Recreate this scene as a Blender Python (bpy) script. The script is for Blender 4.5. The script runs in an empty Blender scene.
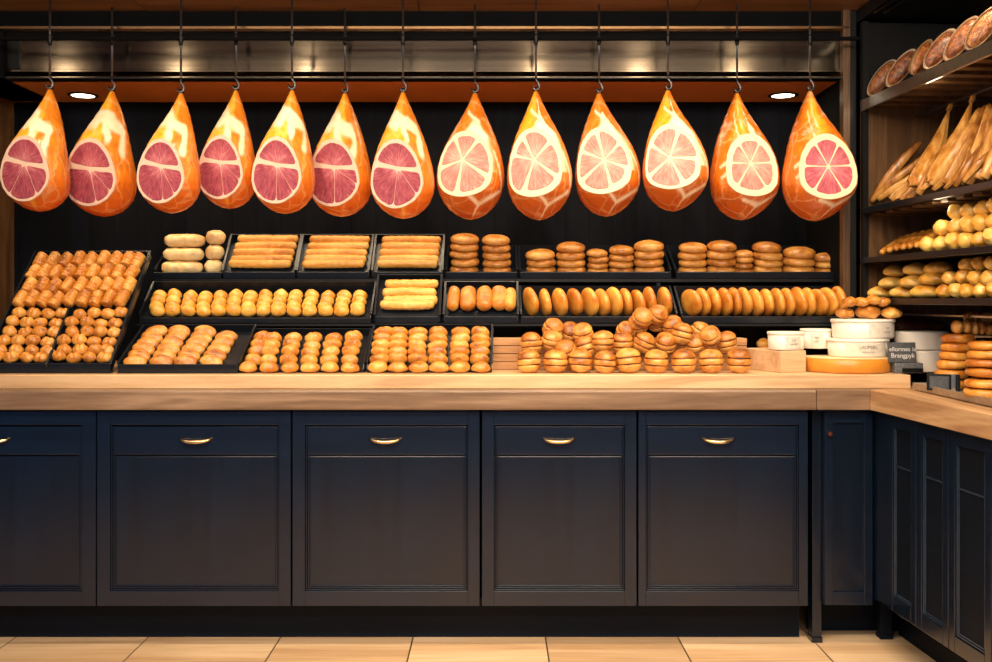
import bpy, bmesh, math, random
from mathutils import Vector, Matrix, Euler, noise

random.seed(7)
scene = bpy.context.scene
col = scene.collection
PI = math.pi
ZE = 1.21                                   # eye height

def at(px, py, Y):
    """world point seen at photo pixel (px,py) at depth Y"""
    return Vector(((px - 496) * Y / 1000, Y, ZE - (py - 300) * Y / 1000))
def wx(px, Y): return (px - 496) * Y / 1000
def wz(py, Y): return ZE - (py - 300) * Y / 1000

ORD = ['zeroth', 'first', 'second', 'third', 'fourth', 'fifth', 'sixth', 'seventh', 'eighth', 'ninth', 'tenth',
       'eleventh', 'twelfth', 'thirteenth', 'fourteenth', 'fifteenth', 'sixteenth', 'seventeenth', 'eighteenth']

# ------------------------------------------------------------------ helpers
def tag(o, label=None, cat=None, group=None, kind=None):
    if label: o['label'] = label
    if cat: o['category'] = cat
    if group: o['group'] = group
    if kind: o['kind'] = kind
    return o

def empty(name, loc=(0, 0, 0), rot=None, label=None, cat=None, group=None):
    o = bpy.data.objects.new(name, None)
    o.empty_display_size = .05
    o.location = loc
    if rot is not None: o.rotation_euler = rot
    col.objects.link(o)
    return tag(o, label, cat, group)

def link_mesh(name, me, parent=None, loc=(0, 0, 0)):
    o = bpy.data.objects.new(name, me)
    o.location = loc
    if parent is not None: o.parent = parent
    col.objects.link(o)
    return o

def obj(name, bm, mat, parent=None, loc=(0, 0, 0), smooth=False, bevel=0, recalc=True):
    if recalc: bmesh.ops.recalc_face_normals(bm, faces=bm.faces)
    if smooth:
        for f in bm.faces: f.smooth = True
    me = bpy.data.meshes.new(name)
    bm.to_mesh(me); bm.free()
    me.materials.append(mat)
    o = link_mesh(name, me, parent, loc)
    if bevel:
        m = o.modifiers.new('b', 'BEVEL'); m.width = bevel; m.segments = 2; m.limit_method = 'ANGLE'
    return o

def struct(name, bm, mat, **k):
    return tag(obj(name, bm, mat, **k), kind='structure')

def B(): return bmesh.new()

def box(bm, x0, x1, y0, y1, z0, z1):
    v = [bm.verts.new(p) for p in ((x0,y0,z0),(x1,y0,z0),(x1,y1,z0),(x0,y1,z0),(x0,y0,z1),(x1,y0,z1),(x1,y1,z1),(x0,y1,z1))]
    for f in ((3,2,1,0),(4,5,6,7),(0,1,5,4),(1,2,6,5),(2,3,7,6),(3,0,4,7)): bm.faces.new([v[i] for i in f])
    return bm

def prism(bm, pts, axis, a, b):
    """extrude a 2D outline (list of pairs) along axis from a to b"""
    def P(p, t):
        if axis == 'x': return (t, p[0], p[1])
        if axis == 'y': return (p[0], t, p[1])
        return (p[0], p[1], t)
    A = [bm.verts.new(P(p, a)) for p in pts]; C = [bm.verts.new(P(p, b)) for p in pts]
    n = len(pts)
    bm.faces.new(A[::-1]); bm.faces.new(C)
    for i in range(n): bm.faces.new((A[i], A[(i+1) % n], C[(i+1) % n], C[i]))
    return bm

def lathe(bm, prof, n=32, cx=0, cy=0):
    rings = []
    for r, z in prof:
        if r < 1e-6: rings.append([bm.verts.new((cx, cy, z))])
        else: rings.append([bm.verts.new((cx + r*math.cos(2*PI*k/n), cy + r*math.sin(2*PI*k/n), z)) for k in range(n)])
    for a, b in zip(rings, rings[1:]):
        for k in range(n):
            k2 = (k+1) % n
            if len(a) == 1 and len(b) == 1: continue
            if len(a) == 1: bm.faces.new((a[0], b[k], b[k2]))
            elif len(b) == 1: bm.faces.new((a[k], a[k2], b[0]))
            else: bm.faces.new((a[k], a[k2], b[k2], b[k]))
    return bm

def tube(bm, pts, rad, n=10, caps=True):
    """tube through points; rad number or list"""
    pts = [Vector(p) for p in pts]
    if not isinstance(rad, (list, tuple)): rad = [rad]*len(pts)
    rings = []; up = None
    for i, p in enumerate(pts):
        t = (pts[min(i+1, len(pts)-1)] - pts[max(i-1, 0)]).normalized()
        if up is None:
            up = Vector((0, 0, 1)) if abs(t.z) < .9 else Vector((1, 0, 0))
        a = t.cross(up).normalized(); b = a.cross(t).normalized(); up = b
        rings.append([bm.verts.new(p + rad[i]*(a*math.cos(2*PI*k/n) + b*math.sin(2*PI*k/n))) for k in range(n)])
    for a, b in zip(rings, rings[1:]):
        for k in range(n): bm.faces.new((a[k], a[(k+1) % n], b[(k+1) % n], b[k]))
    if caps: bm.faces.new(rings[0][::-1]); bm.faces.new(rings[-1])
    return bm

# ------------------------------------------------------------------ materials
def newmat(name):
    m = bpy.data.materials.new(name); m.use_nodes = True
    nt = m.node_tree
    return m, nt, nt.nodes, nt.links, nt.nodes['Principled BSDF']

def ramp(N, stops):
    r = N.new('ShaderNodeValToRGB')
    while len(r.color_ramp.elements) < len(stops): r.color_ramp.elements.new(.5)
    for e, (p, c) in zip(r.color_ramp.elements, stops): e.position = p; e.color = (*c, 1)
    return r

def simple(name, c, rough=.5, metal=0, var=.15, scale=20, stretch=(1,1,1), bump=0, coat=0, spec=.5):
    m, nt, N, L, P = newmat(name)
    tc = N.new('ShaderNodeTexCoord'); mp = N.new('ShaderNodeMapping'); mp.inputs['Scale'].default_value = stretch
    no = N.new('ShaderNodeTexNoise'); no.inputs['Scale'].default_value = scale; no.inputs['Detail'].default_value = 5
    r = ramp(N, [(.3, tuple(x*(1-var) for x in c)), (.7, tuple(min(1, x*(1+var)) for x in c))])
    L.new(tc.outputs['Object'], mp.inputs[0]); L.new(mp.outputs[0], no.inputs[0]); L.new(no.outputs['Fac'], r.inputs[0])
    L.new(r.outputs[0], P.inputs['Base Color'])
    P.inputs['Roughness'].default_value = rough; P.inputs['Metallic'].default_value = metal
    P.inputs['Coat Weight'].default_value = coat; P.inputs['Specular IOR Level'].default_value = spec; P.inputs['Coat Roughness'].default_value = .16
    if bump:
        b = N.new('ShaderNodeBump'); b.inputs['Strength'].default_value = bump; b.inputs['Distance'].default_value = .002
        L.new(no.outputs['Fac'], b.inputs['Height']); L.new(b.outputs[0], P.inputs['Normal'])
    return m

def wood(name, dark, mid, light, axis='x', rough=.45, scale=6, boards=None, bump=.15, coat=0):
    """grain along axis; boards=(axis index, width, offset, gap colour)"""
    m, nt, N, L, P = newmat(name)
    tc = N.new('ShaderNodeTexCoord'); mp = N.new('ShaderNodeMapping')
    s = {'x': (.12, 1.6, 1.6), 'y': (1.6, .12, 1.6), 'z': (1.6, 1.6, .12)}[axis]
    mp.inputs['Scale'].default_value = s
    vec = tc.outputs['Object']
    fac_line = None
    if boards:
        ax, w, off = boards
        sx = N.new('ShaderNodeSeparateXYZ'); L.new(vec, sx.inputs[0])
        a = N.new('ShaderNodeMath'); a.operation = 'MULTIPLY_ADD'; a.inputs[1].default_value = 1/w; a.inputs[2].default_value = off
        L.new(sx.outputs[ax], a.inputs[0])
        fl = N.new('ShaderNodeMath'); fl.operation = 'FLOOR'; L.new(a.outputs[0], fl.inputs[0])
        fr = N.new('ShaderNodeMath'); fr.operation = 'FRACT'; L.new(a.outputs[0], fr.inputs[0])
        wn = N.new('ShaderNodeTexWhiteNoise'); wn.noise_dimensions = '1D'; L.new(fl.outputs[0], wn.inputs['W'])
        ad = N.new('ShaderNodeVectorMath'); ad.operation = 'MULTIPLY_ADD'
        ad.inputs[1].default_value = (7, 7, 7); L.new(wn.outputs['Color'], ad.inputs[0]); L.new(vec, ad.inputs[2])
        vec = ad.outputs[0]
        ln = N.new('ShaderNodeMath'); ln.operation = 'LESS_THAN'; ln.inputs[1].default_value = .006/w*.9; L.new(fr.outputs[0], ln.inputs[0])
        fac_line = ln.outputs[0]
    L.new(vec, mp.inputs[0])
    n1 = N.new('ShaderNodeTexNoise'); n1.inputs['Scale'].default_value = scale; n1.inputs['Detail'].default_value = 6; n1.inputs['Distortion'].default_value = 1.2
    L.new(mp.outputs[0], n1.inputs[0])
    wv = N.new('ShaderNodeMath'); wv.operation = 'MULTIPLY'; wv.inputs[1].default_value = 5; L.new(n1.outputs['Fac'], wv.inputs[0])
    fr2 = N.new('ShaderNodeMath'); fr2.operation = 'PINGPONG'; fr2.inputs[1].default_value = 1; L.new(wv.outputs[0], fr2.inputs[0])
    n2 = N.new('ShaderNodeTexNoise'); n2.inputs['Scale'].default_value = scale*9; n2.inputs['Detail'].default_value = 4; L.new(mp.outputs[0], n2.inputs[0])
    mx = N.new('ShaderNodeMath'); mx.operation = 'MULTIPLY_ADD'; mx.inputs[1].default_value = .45; L.new(fr2.outputs[0], mx.inputs[0])
    h = N.new('ShaderNodeMath'); h.operation = 'MULTIPLY'; h.inputs[1].default_value = .6; L.new(n2.outputs['Fac'], h.inputs[0]); L.new(h.outputs[0], mx.inputs[2])
    r = ramp(N, [(.15, dark), (.5, mid), (.85, light)]); L.new(mx.outputs[0], r.inputs[0])
    out = r.outputs[0]
    if boards:
        hv = N.new('ShaderNodeHueSaturation'); L.new(out, hv.inputs['Color'])
        vv = N.new('ShaderNodeMath'); vv.operation = 'MULTIPLY_ADD'; vv.inputs[1].default_value = .25; vv.inputs[2].default_value = .87; L.new(wn.outputs['Value'], vv.inputs[0]); L.new(vv.outputs[0], hv.inputs['Value'])
        mm = N.new('ShaderNodeMix'); mm.data_type = 'RGBA'; L.new(fac_line, mm.inputs['Factor']); L.new(hv.outputs[0], mm.inputs[6]); mm.inputs[7].default_value = tuple(x*.18 for x in dark) + (1,)
        out = mm.outputs[2]
    L.new(out, P.inputs['Base Color'])
    P.inputs['Roughness'].default_value = rough; P.inputs['Coat Weight'].default_value = coat
    b = N.new('ShaderNodeBump'); b.inputs['Strength'].default_value = bump; b.inputs['Distance'].default_value = .002
    L.new(mx.outputs[0], b.inputs['Height']); L.new(b.outputs[0], P.inputs['Normal'])
    return m

def bread(name, dark, mid, light, scale=22, rough=.40, top=.5, streak=None, coat=.32, bump=.40, speck=0):
    m, nt, N, L, P = newmat(name)
    tc = N.new('ShaderNodeTexCoord'); oi = N.new('ShaderNodeObjectInfo')
    mp = N.new('ShaderNodeMapping'); 
    if streak: mp.inputs['Scale'].default_value = streak
    off = N.new('ShaderNodeVectorMath'); off.operation = 'MULTIPLY_ADD'; off.inputs[1].default_value = (9, 9, 9)
    cb = N.new('ShaderNodeCombineXYZ'); L.new(oi.outputs['Random'], cb.inputs[0]); L.new(oi.outputs['Random'], cb.inputs[2])
    L.new(cb.outputs[0], off.inputs[0]); L.new(tc.outputs['Object'], off.inputs[2]); L.new(off.outputs[0], mp.inputs[0])
    n1 = N.new('ShaderNodeTexNoise'); n1.inputs['Scale'].default_value = scale; n1.inputs['Detail'].default_value = 5; n1.inputs['Roughness'].default_value = .6
    L.new(mp.outputs[0], n1.inputs[0])
    sx = N.new('ShaderNodeSeparateXYZ'); L.new(tc.outputs['Normal'], sx.inputs[0])
    ma = N.new('ShaderNodeMath'); ma.operation = 'MULTIPLY_ADD'; ma.inputs[1].default_value = -.22*top; L.new(sx.outputs[2], ma.inputs[0])
    rr = N.new('ShaderNodeMath'); rr.operation = 'MULTIPLY_ADD'; rr.inputs[1].default_value = .16; rr.inputs[2].default_value = .0; L.new(oi.outputs['Random'], rr.inputs[0])
    ad = N.new('ShaderNodeMath'); ad.operation = 'ADD'; L.new(n1.outputs['Fac'], ad.inputs[0]); L.new(rr.outputs[0], ad.inputs[1])
    L.new(ad.outputs[0], ma.inputs[2])
    r = ramp(N, [(.28, dark), (.48, mid), (.78, light)]); L.new(ma.outputs[0], r.inputs[0])
    out = r.outputs[0]
    if speck:
        vo = N.new('ShaderNodeTexVoronoi'); vo.inputs['Scale'].default_value = 90; L.new(off.outputs[0], vo.inputs[0])
        lt = N.new('ShaderNodeMath'); lt.operation = 'LESS_THAN'; lt.inputs[1].default_value = speck; L.new(vo.outputs['Distance'], lt.inputs[0])
        mm = N.new('ShaderNodeMix'); mm.data_type = 'RGBA'; L.new(lt.outputs[0], mm.inputs['Factor']); L.new(out, mm.inputs[6]); mm.inputs[7].default_value = tuple(x*.5 for x in dark)+(1,)
        out = mm.outputs[2]
    L.new(out, P.inputs['Base Color'])
    P.inputs['Roughness'].default_value = rough; P.inputs['Coat Weight'].default_value = coat; P.inputs['Coat Roughness'].default_value = .25
    n2 = N.new('ShaderNodeTexNoise'); n2.inputs['Scale'].default_value = scale*4; n2.inputs['Detail'].default_value = 4; L.new(mp.outputs[0], n2.inputs[0])
    b = N.new('ShaderNodeBump'); b.inputs['Strength'].default_value = bump; b.inputs['Distance'].default_value = .003
    L.new(n2.outputs['Fac'], b.inputs['Height']); L.new(b.outputs[0], P.inputs['Normal'])
    return m

M = {}
M['navy'] = simple('navy_painted_wood', (.0018, .0066, .0165), .27, 0, .25, 30, (1, 1, .06), .05, coat=.35, spec=.5)
M['navy_rail'] = simple('navy_painted_rail', (.0022, .0076, .019), .27, 0, .25, 30, (.06, 1, 1), .05, coat=.35, spec=.5)
M['plinth'] = simple('dark_plinth_paint', (.003, .006, .012), .55, 0, .2, 20, (.1, 1, 1), spec=.15)
M['black'] = simple('black_metal', (.0035, .0038, .0048), .45, .2, .15, 30, spec=.35)
M['matte'] = simple('matte_black', (.0030, .0034, .0045), .8, 0, .15, 30, spec=.08)
M['tray'] = simple('black_tray_enamel', (.009, .013, .020), .30, .35, .15, 30)
M['steel'] = simple('brushed_bronze_steel', (.12, .10, .08), .17, 1, .22, 60, (.015, 1, 1), .05)
M['steel_light'] = simple('polished_trim_steel', (.62, .52, .38), .26, 1, .12, 40, (.02, 1, 1))
M['iron'] = simple('dark_hook_iron', (.12, .125, .14), .35, .9, .2, 40)
M['brass'] = simple('satin_brass', (.80, .58, .30), .22, 1, .08, 30)
M['chrome'] = simple('shelf_edge_steel', (.42, .40, .37), .28, 1, .12, 50, (1, .02, 1))
M['oak'] = wood('pale_oak_top', (.42, .24, .12), (.60, .385, .205), (.70, .49, .29), 'x', .42, 6)
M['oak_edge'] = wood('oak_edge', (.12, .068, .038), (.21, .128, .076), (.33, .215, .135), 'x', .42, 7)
M['oak_wing'] = wood('pale_oak_wing_top', (.30, .155, .07), (.46, .27, .13), (.60, .39, .21), 'y', .42, 6)
M['floor'] = wood('pale_floor_boards', (.40, .235, .12), (.56, .37, .21), (.68, .50, .32), 'x', .38, 3.5, boards=(0, .475, .632), bump=.05, coat=.1)
M['ceil'] = wood('brown_ceiling_wood', (.11, .050, .018), (.21, .10, .036), (.30, .15, .06), 'x', .40, 5, boards=(0, 1.08, .28), coat=.2)
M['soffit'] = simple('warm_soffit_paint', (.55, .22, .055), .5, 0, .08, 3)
M['backwall'] = wood('navy_back_boards', (.0007, .0015, .0038), (.0012, .0025, .0062), (.0021, .0042, .010), 'z', .7, 6, boards=(0, .105, .1))
M['backwall'].node_tree.nodes['Principled BSDF'].inputs['Specular IOR Level'].default_value = .12
M['walnut'] = wood('walnut_panel', (.045, .020, .008), (.10, .048, .018), (.17, .088, .035), 'z', .42, 7)
M['box_wood'] = wood('pale_box_wood', (.46, .27, .14), (.60, .38, .21), (.72, .50, .31), 'x', .55, 8)
M['crate_wood'] = wood('crate_wood', (.28, .13, .05), (.44, .22, .09), (.56, .31, .14), 'x', .5, 8)
M['tub'] = simple('white_tub_plastic', (.80, .74, .66), .4, 0, .05, 10)
M['tub_lid'] = simple('white_tub_lid', (.84, .79, .72), .38, 0, .04, 10)
M['paper'] = simple('paper_label', (.66, .60, .52), .6, 0, .12, 60)
M['ink'] = simple('grey_ink', (.16, .15, .15), .6)
M['slate'] = simple('slate_card', (.055, .06, .068), .55, 0, .3, 120)
M['chalk'] = simple('chalk_white', (.62, .62, .62), .7)
M['stonebox'] = simple('speckled_grey_box', (.10, .105, .115), .55, 0, .6, 160)
M['rind_orange'] = simple('orange_cheese_rind', (.62, .24, .025), .4, 0, .15, 14, coat=.2)
M['cheese'] = simple('pale_cheese', (.80, .62, .36), .45, 0, .08, 14)
M['greenish'] = simple('warm_shelf_back', (.10, .055, .022), .5, 0, .3, 25, (8, 8, .1))
M['roll'] = bread('roll_crust', (.24, .070, .008), (.56, .21, .026), (.80, .44, .10))
M['roll_y'] = bread('yellow_roll_crust', (.36, .125, .010), (.68, .31, .035), (.86, .56, .13), top=.5)
M['roll_p'] = bread('pale_plump_crust', (.66, .38, .12), (.84, .58, .25), (.90, .72, .40), top=.5)
M['wing_roll'] = bread('golden_wing_crust', (.34, .115, .008), (.70, .33, .036), (.88, .60, .15), top=.5)
M['bag'] = bread('baguette_crust', (.40, .145, .016), (.72, .33, .052), (.86, .55, .16), scale=16, streak=(.35, 1, 1))
M['flaky'] = bread('flaky_pastry', (.26, .070, .006), (.58, .21, .024), (.84, .48, .12), scale=30, streak=(1, .35, 1), bump=.7)
M['disc'] = bread('flat_bun_crust', (.20, .055, .007), (.50, .185, .026), (.78, .42, .10), top=.3)
M['disc_y'] = bread('golden_bun_crust', (.20, .048, .004), (.50, .155, .013), (.76, .37, .06), top=.3, scale=17)
M['layer'] = bread('layered_bun_crust', (.16, .040, .006), (.46, .155, .020), (.78, .42, .10), top=.5, speck=.1)
M['fill'] = simple('dark_filling', (.10, .028, .008), .55, 0, .4, 80)
M['dark_loaf'] = bread('dark_loaf_crust', (.06, .014, .005), (.13, .035, .01), (.22, .07, .02))
M['strip'] = bread('dried_strip_skin', (.12, .035, .005), (.38, .145, .026), (.74, .40, .11), scale=34, streak=(1, 1, .12), rough=.32, coat=.4)
M['sheath'] = bread('glossy_dried_skin', (.16, .05, .005), (.40, .16, .024), (.76, .44, .13), scale=26, streak=(1, 1, .25), rough=.22, coat=.8)
M['tart_shell'] = bread('tart_shell', (.08, .038, .016), (.19, .10, .045), (.34, .21, .10))
M['tart_fill'] = bread('tart_filling', (.05, .009, .003), (.22, .058, .013), (.52, .22, .05), scale=70, bump=.9)
M['emit'], _nt, _N, _L, _P = newmat('lamp_disc')
_P.inputs['Emission Color'].default_value = (1, .86, .62, 1); _P.inputs['Emission Strength'].default_value = 9

# ham rind: vertex attributes choose fat, amber and orange skin
def rind_mat(name, orange, deep, amber, fat):
    m, nt, N, L, P = newmat(name)
    a1 = N.new('ShaderNodeAttribute'); a1.attribute_name = 'fat'
    a2 = N.new('ShaderNodeAttribute'); a2.attribute_name = 'amber'
    a3 = N.new('ShaderNodeAttribute'); a3.attribute_name = 'deep'
    tc = N.new('ShaderNodeTexCoord'); mp = N.new('ShaderNodeMapping'); mp.inputs['Scale'].default_value = (1, 1, .28)
    L.new(tc.outputs['Object'], mp.inputs[0])
    n = N.new('ShaderNodeTexNoise'); n.inputs['Scale'].default_value = 55; n.inputs['Detail'].default_value = 5; n.inputs['Distortion'].default_value = .6; L.new(mp.outputs[0], n.inputs[0])
    nb = N.new('ShaderNodeTexNoise'); nb.inputs['Scale'].default_value = 14; nb.inputs['Detail'].default_value = 3; L.new(tc.outputs['Object'], nb.inputs[0])
    def mix(f, a, b):
        x = N.new('ShaderNodeMix'); x.data_type = 'RGBA'
        L.new(f, x.inputs['Factor'])
        for s, v in ((6, a), (7, b)):
            if isinstance(v, tuple): x.inputs[s].default_value = (*v, 1)
            else: L.new(v, x.inputs[s])
        return x.outputs[2]
    r1 = ramp(N, [(.35, (0,0,0)), (.65, (1,1,1))]); L.new(n.outputs['Fac'], r1.inputs[0])
    r2 = ramp(N, [(.40, (0,0,0)), (.62, (1,1,1))]); L.new(nb.outputs['Fac'], r2.inputs[0])
    base = mix(r1.outputs[0], orange, tuple(x*.62 for x in orange))
    base = mix(a3.outputs['Fac'], base, deep)
    am = mix(r1.outputs[0], amber, tuple(min(1, x*y) for x, y in zip(amber, (1.0, .72, .5))))
    base = mix(a2.outputs['Fac'], base, am)
    # fine pale marbling
    vo = N.new('ShaderNodeTexVoronoi'); vo.feature = 'DISTANCE_TO_EDGE'; vo.inputs['Scale'].default_value = 13; 
    dv = N.new('ShaderNodeVectorMath'); dv.operation = 'MULTIPLY_ADD'; dv.inputs[1].default_value = (.05, .05, .05); L.new(nb.outputs['Color'], dv.inputs[0]); L.new(mp.outputs[0], dv.inputs[2]); L.new(dv.outputs[0], vo.inputs[0])
    rv = ramp(N, [(.0, (.28,.28,.28)), (.05, (0,0,0))]); L.new(vo.outputs['Distance'], rv.inputs[0])
    base = mix(rv.outputs[0], base, tuple((x+y)/2 for x, y in zip(fat, amber)))
    fcol = mix(r2.outputs[0], fat, tuple(x*y for x, y in zip(fat, (.97, .9, .78))))
    base = mix(a1.outputs['Fac'], base, fcol)
    L.new(base, P.inputs['Base Color'])
    P.inputs['Roughness'].default_value = .34; P.inputs['Coat Weight'].default_value = .35; P.inputs['Coat Roughness'].default_value = .18
    b = N.new('ShaderNodeBump'); b.inputs['Strength'].default_value = .35; b.inputs['Distance'].default_value = .004
    L.new(n.outputs['Fac'], b.inputs['Height']); L.new(b.outputs[0], P.inputs['Normal'])
    return m

def muscle_mat(name, dark, mid, light):
    m, nt, N, L, P = newmat(name)
    tc = N.new('ShaderNodeTexCoord'); sx = N.new('ShaderNodeSeparateXYZ'); L.new(tc.outputs['Object'], sx.inputs[0])
    an = N.new('ShaderNodeMath'); an.operation = 'ARCTAN2'; L.new(sx.outputs[1], an.inputs[0]); L.new(sx.outputs[0], an.inputs[1])
    ln = N.new('ShaderNodeVectorMath'); ln.operation = 'LENGTH'; L.new(tc.outputs['Object'], ln.inputs[0])
    a6 = N.new('ShaderNodeMath'); a6.operation = 'MULTIPLY'; a6.inputs[1].default_value = 5.5; L.new(an.outputs[0], a6.inputs[0])
    r6 = N.new('ShaderNodeMath'); r6.operation = 'MULTIPLY'; r6.inputs[1].default_value = 14; L.new(ln.outputs['Value'], r6.inputs[0])
    cb = N.new('ShaderNodeCombineXYZ'); L.new(a6.outputs[0], cb.inputs[0]); L.new(r6.outputs[0], cb.inputs[1])
    oi = N.new('ShaderNodeObjectInfo'); L.new(oi.outputs['Random'], cb.inputs[2])
    n = N.new('ShaderNodeTexNoise'); n.inputs['Scale'].default_value = 2.6; n.inputs['Detail'].default_value = 5; n.inputs['Roughness'].default_value = .6; L.new(cb.outputs[0], n.inputs[0])
    n2 = N.new('ShaderNodeTexNoise'); n2.inputs['Scale'].default_value = 25; n2.inputs['Detail'].default_value = 3; L.new(tc.outputs['Object'], n2.inputs[0])
    ce = N.new('ShaderNodeMath'); ce.operation = 'MULTIPLY_ADD'; ce.inputs[1].default_value = -3.2; ce.inputs[2].default_value = .16; L.new(ln.outputs['Value'], ce.inputs[0])
    cl = N.new('ShaderNodeMath'); cl.operation = 'MAXIMUM'; cl.inputs[1].default_value = -.05; L.new(ce.outputs[0], cl.inputs[0])
    s1 = N.new('ShaderNodeMath'); s1.operation = 'MULTIPLY_ADD'; s1.inputs[1].default_value = .75; L.new(n.outputs['Fac'], s1.inputs[0])
    s2 = N.new('ShaderNodeMath'); s2.operation = 'MULTIPLY_ADD'; s2.inputs[1].default_value = .25; L.new(n2.outputs['Fac'], s2.inputs[0]); L.new(cl.outputs[0], s2.inputs[2]); L.new(s2.outputs[0], s1.inputs[2])
    r = ramp(N, [(.34, dark), (.52, mid), (.72, light)]); L.new(s1.outputs[0], r.inputs[0])
    L.new(r.outputs[0], P.inputs['Base Color'])
    P.inputs['Roughness'].default_value = .5; P.inputs['Coat Weight'].default_value = .06
    return m

M['rindA'] = rind_mat('ham_rind_orange', (.86, .25, .014), (.70, .125, .008), (.92, .50, .035), (.90, .80, .60))
M['rindB'] = rind_mat('ham_rind_deep', (.80, .20, .012), (.50, .085, .007), (.90, .46, .030), (.90, .80, .62))
M['fat'] = simple('ham_fat', (.68, .49, .39), .5, 0, .06, 30)
M['fat_w'] = simple('ham_fat_white', (.72, .58, .40), .5, 0, .05, 30)
M['muscA'] = muscle_mat('ham_lean_dark', (.22, .030, .055), (.36, .070, .10), (.60, .26, .28))
M['muscB'] = muscle_mat('ham_lean_pale', (.52, .12, .10), (.68, .22, .19), (.82, .44, .36))
M['muscC'] = muscle_mat('ham_lean_rosy', (.30, .045, .075), (.46, .10, .14), (.70, .32, .33))

# ------------------------------------------------------------------ camera
cam = bpy.data.cameras.new('camera'); co = bpy.data.objects.new('camera', cam); col.objects.link(co)
cam.sensor_width = 36; cam.lens = 36*1000/992; cam.shift_y = -31/992; cam.clip_start = .05
co.location = (0, 0, ZE); co.rotation_euler = (PI/2, 0, 0)
scene.camera = co

# ------------------------------------------------------------------ setting
WXL, WXR, YB = -2.13, 2.05, 4.42
ZC = 2.352
struct('floor', box(B(), -3.2, 3.2, -1.0, 4.6, -.05, 0), M['floor'])
struct('ceiling', box(B(), -3.2, 3.2, 1.2, 4.6, ZC, ZC+.05), M['ceil'])
struct('wall_back', box(B(), -3.2, 3.2, YB, YB+.06, 0, ZC), M['backwall'])
struct('wall_left', box(B(), WXL-.06, WXL, 3.4, YB, 0, ZC), M['walnut'])
struct('wall_right', box(B(), 2.12, 2.18, 1.2, YB, 0, ZC), M['walnut'])
YF = 3.98
SB = 2.085                                   # soffit underside
XR = 1.39                                    # end of the niche
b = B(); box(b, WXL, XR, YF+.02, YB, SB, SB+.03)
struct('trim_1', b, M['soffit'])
# fascia : dark cornice, bright strip, dark groove, steel panel, ledge
struct('trim_2', box(B(), WXL, XR, 3.955, YB, wz(27.5, YF), ZC), M['matte'])
struct('trim_3', prism(B(), [(3.93, wz(32, YF)), (3.945, wz(33.5, YF)), (3.99, wz(33.5, YF)), (3.99, wz(27.5, YF)), (3.94, wz(28.5, YF)), (3.925, wz(30, YF))], 'x', WXL, XR), M['steel_light'])
struct('trim_4', box(B(), WXL, XR, 3.965, YF+.03, wz(39, YF), wz(33.5, YF)), M['matte'])
b = B(); box(b, wx(8, YF), XR, YF, YF+.03, SB+.01, wz(39, YF))
struct('trim_5', b, M['steel'])
struct('trim_6', prism(B(), [(YF, wz(69.5, YF)), (3.973, wz(70.2, YF)), (3.973, wz(72, YF)), (YF, wz(72.5, YF)), (3.972, wz(73, YF)), (3.955, wz(78, YF)), (3.955, wz(79, YF)), (YF, wz(79, YF))], 'x', wx(8, YF), XR), M['steel'])
struct('trim_7', box(B(), WXL, XR, 3.95, YF+.03, SB, wz(79, YF)), M['black'])
struct('trim_8', box(B(), WXL, wx(8, YF), 3.94, YB-.01, SB, wz(34, YF)), M['matte'])
b = B(); box(b, wx(8, YF), wx(20, YF), 3.972, YF+.01, wz(69, YF), wz(39, YF))
struct('trim_9', b, M['black'])
# stile between the niche and the shelves
XS0, XS1, XS2 = wx(843.5, 3.93), wx(850.5, 3.93), wx(858, 3.93)
struct('trim_10', box(B(), XS0, XS1, 3.93, 3.975, .955, ZC), M['walnut'], bevel=.002)
struct('trim_16', box(B(), XS0+.002, XS1, 3.976, YB-.005, .955, ZC), M['matte'])
struct('trim_11', box(B(), XS1+.0005, XS2, 3.945, YB-.005, .955, ZC), M['black'], bevel=.002)
# dark bulkhead over the shelves with two moulding lines
b = B(); box(b, XS2, 2.115, 3.3, YB-.01, ZC-.05, ZC-.002)
struct('trim_13', b, M['black'])
for k, (xa, ya, xb, yb) in enumerate(((885, 28, 930, 1), (875, 12, 893, 1))):
    p, q = at(xa, ya, 3.78), at(xb, yb, 3.25)
    struct('trim_%d' % (14+k), tube(B(), [(p.x, p.y, ZC-.055), (p.x + (p.y-2.4)*.066, 2.4, ZC-.055)], .006, 8), M['steel'])

# recessed lamps in the soffit
for px, lab in ((83, 'round recessed lamp in the soffit between the first two hams'), (783, 'round recessed lamp in the soffit beside the hanging ham nearest the wood post')):
    Y = .875/.205
    t = empty('downlight', (wx(px, Y), Y, SB), None, lab, 'lamp', 'lamps in the soffit')
    obj('lamp_disc', lathe(B(), [(0, -.003), (.048, -.003), (.048, -.001), (0, -.001)], 28), M['emit'], t)
    obj('lamp_rim', lathe(B(), [(.048, -.001), (.048, -.005), (.062, -.004), (.064, -.0005), (.048, -.0005)], 28), M['black'], t)

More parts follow.
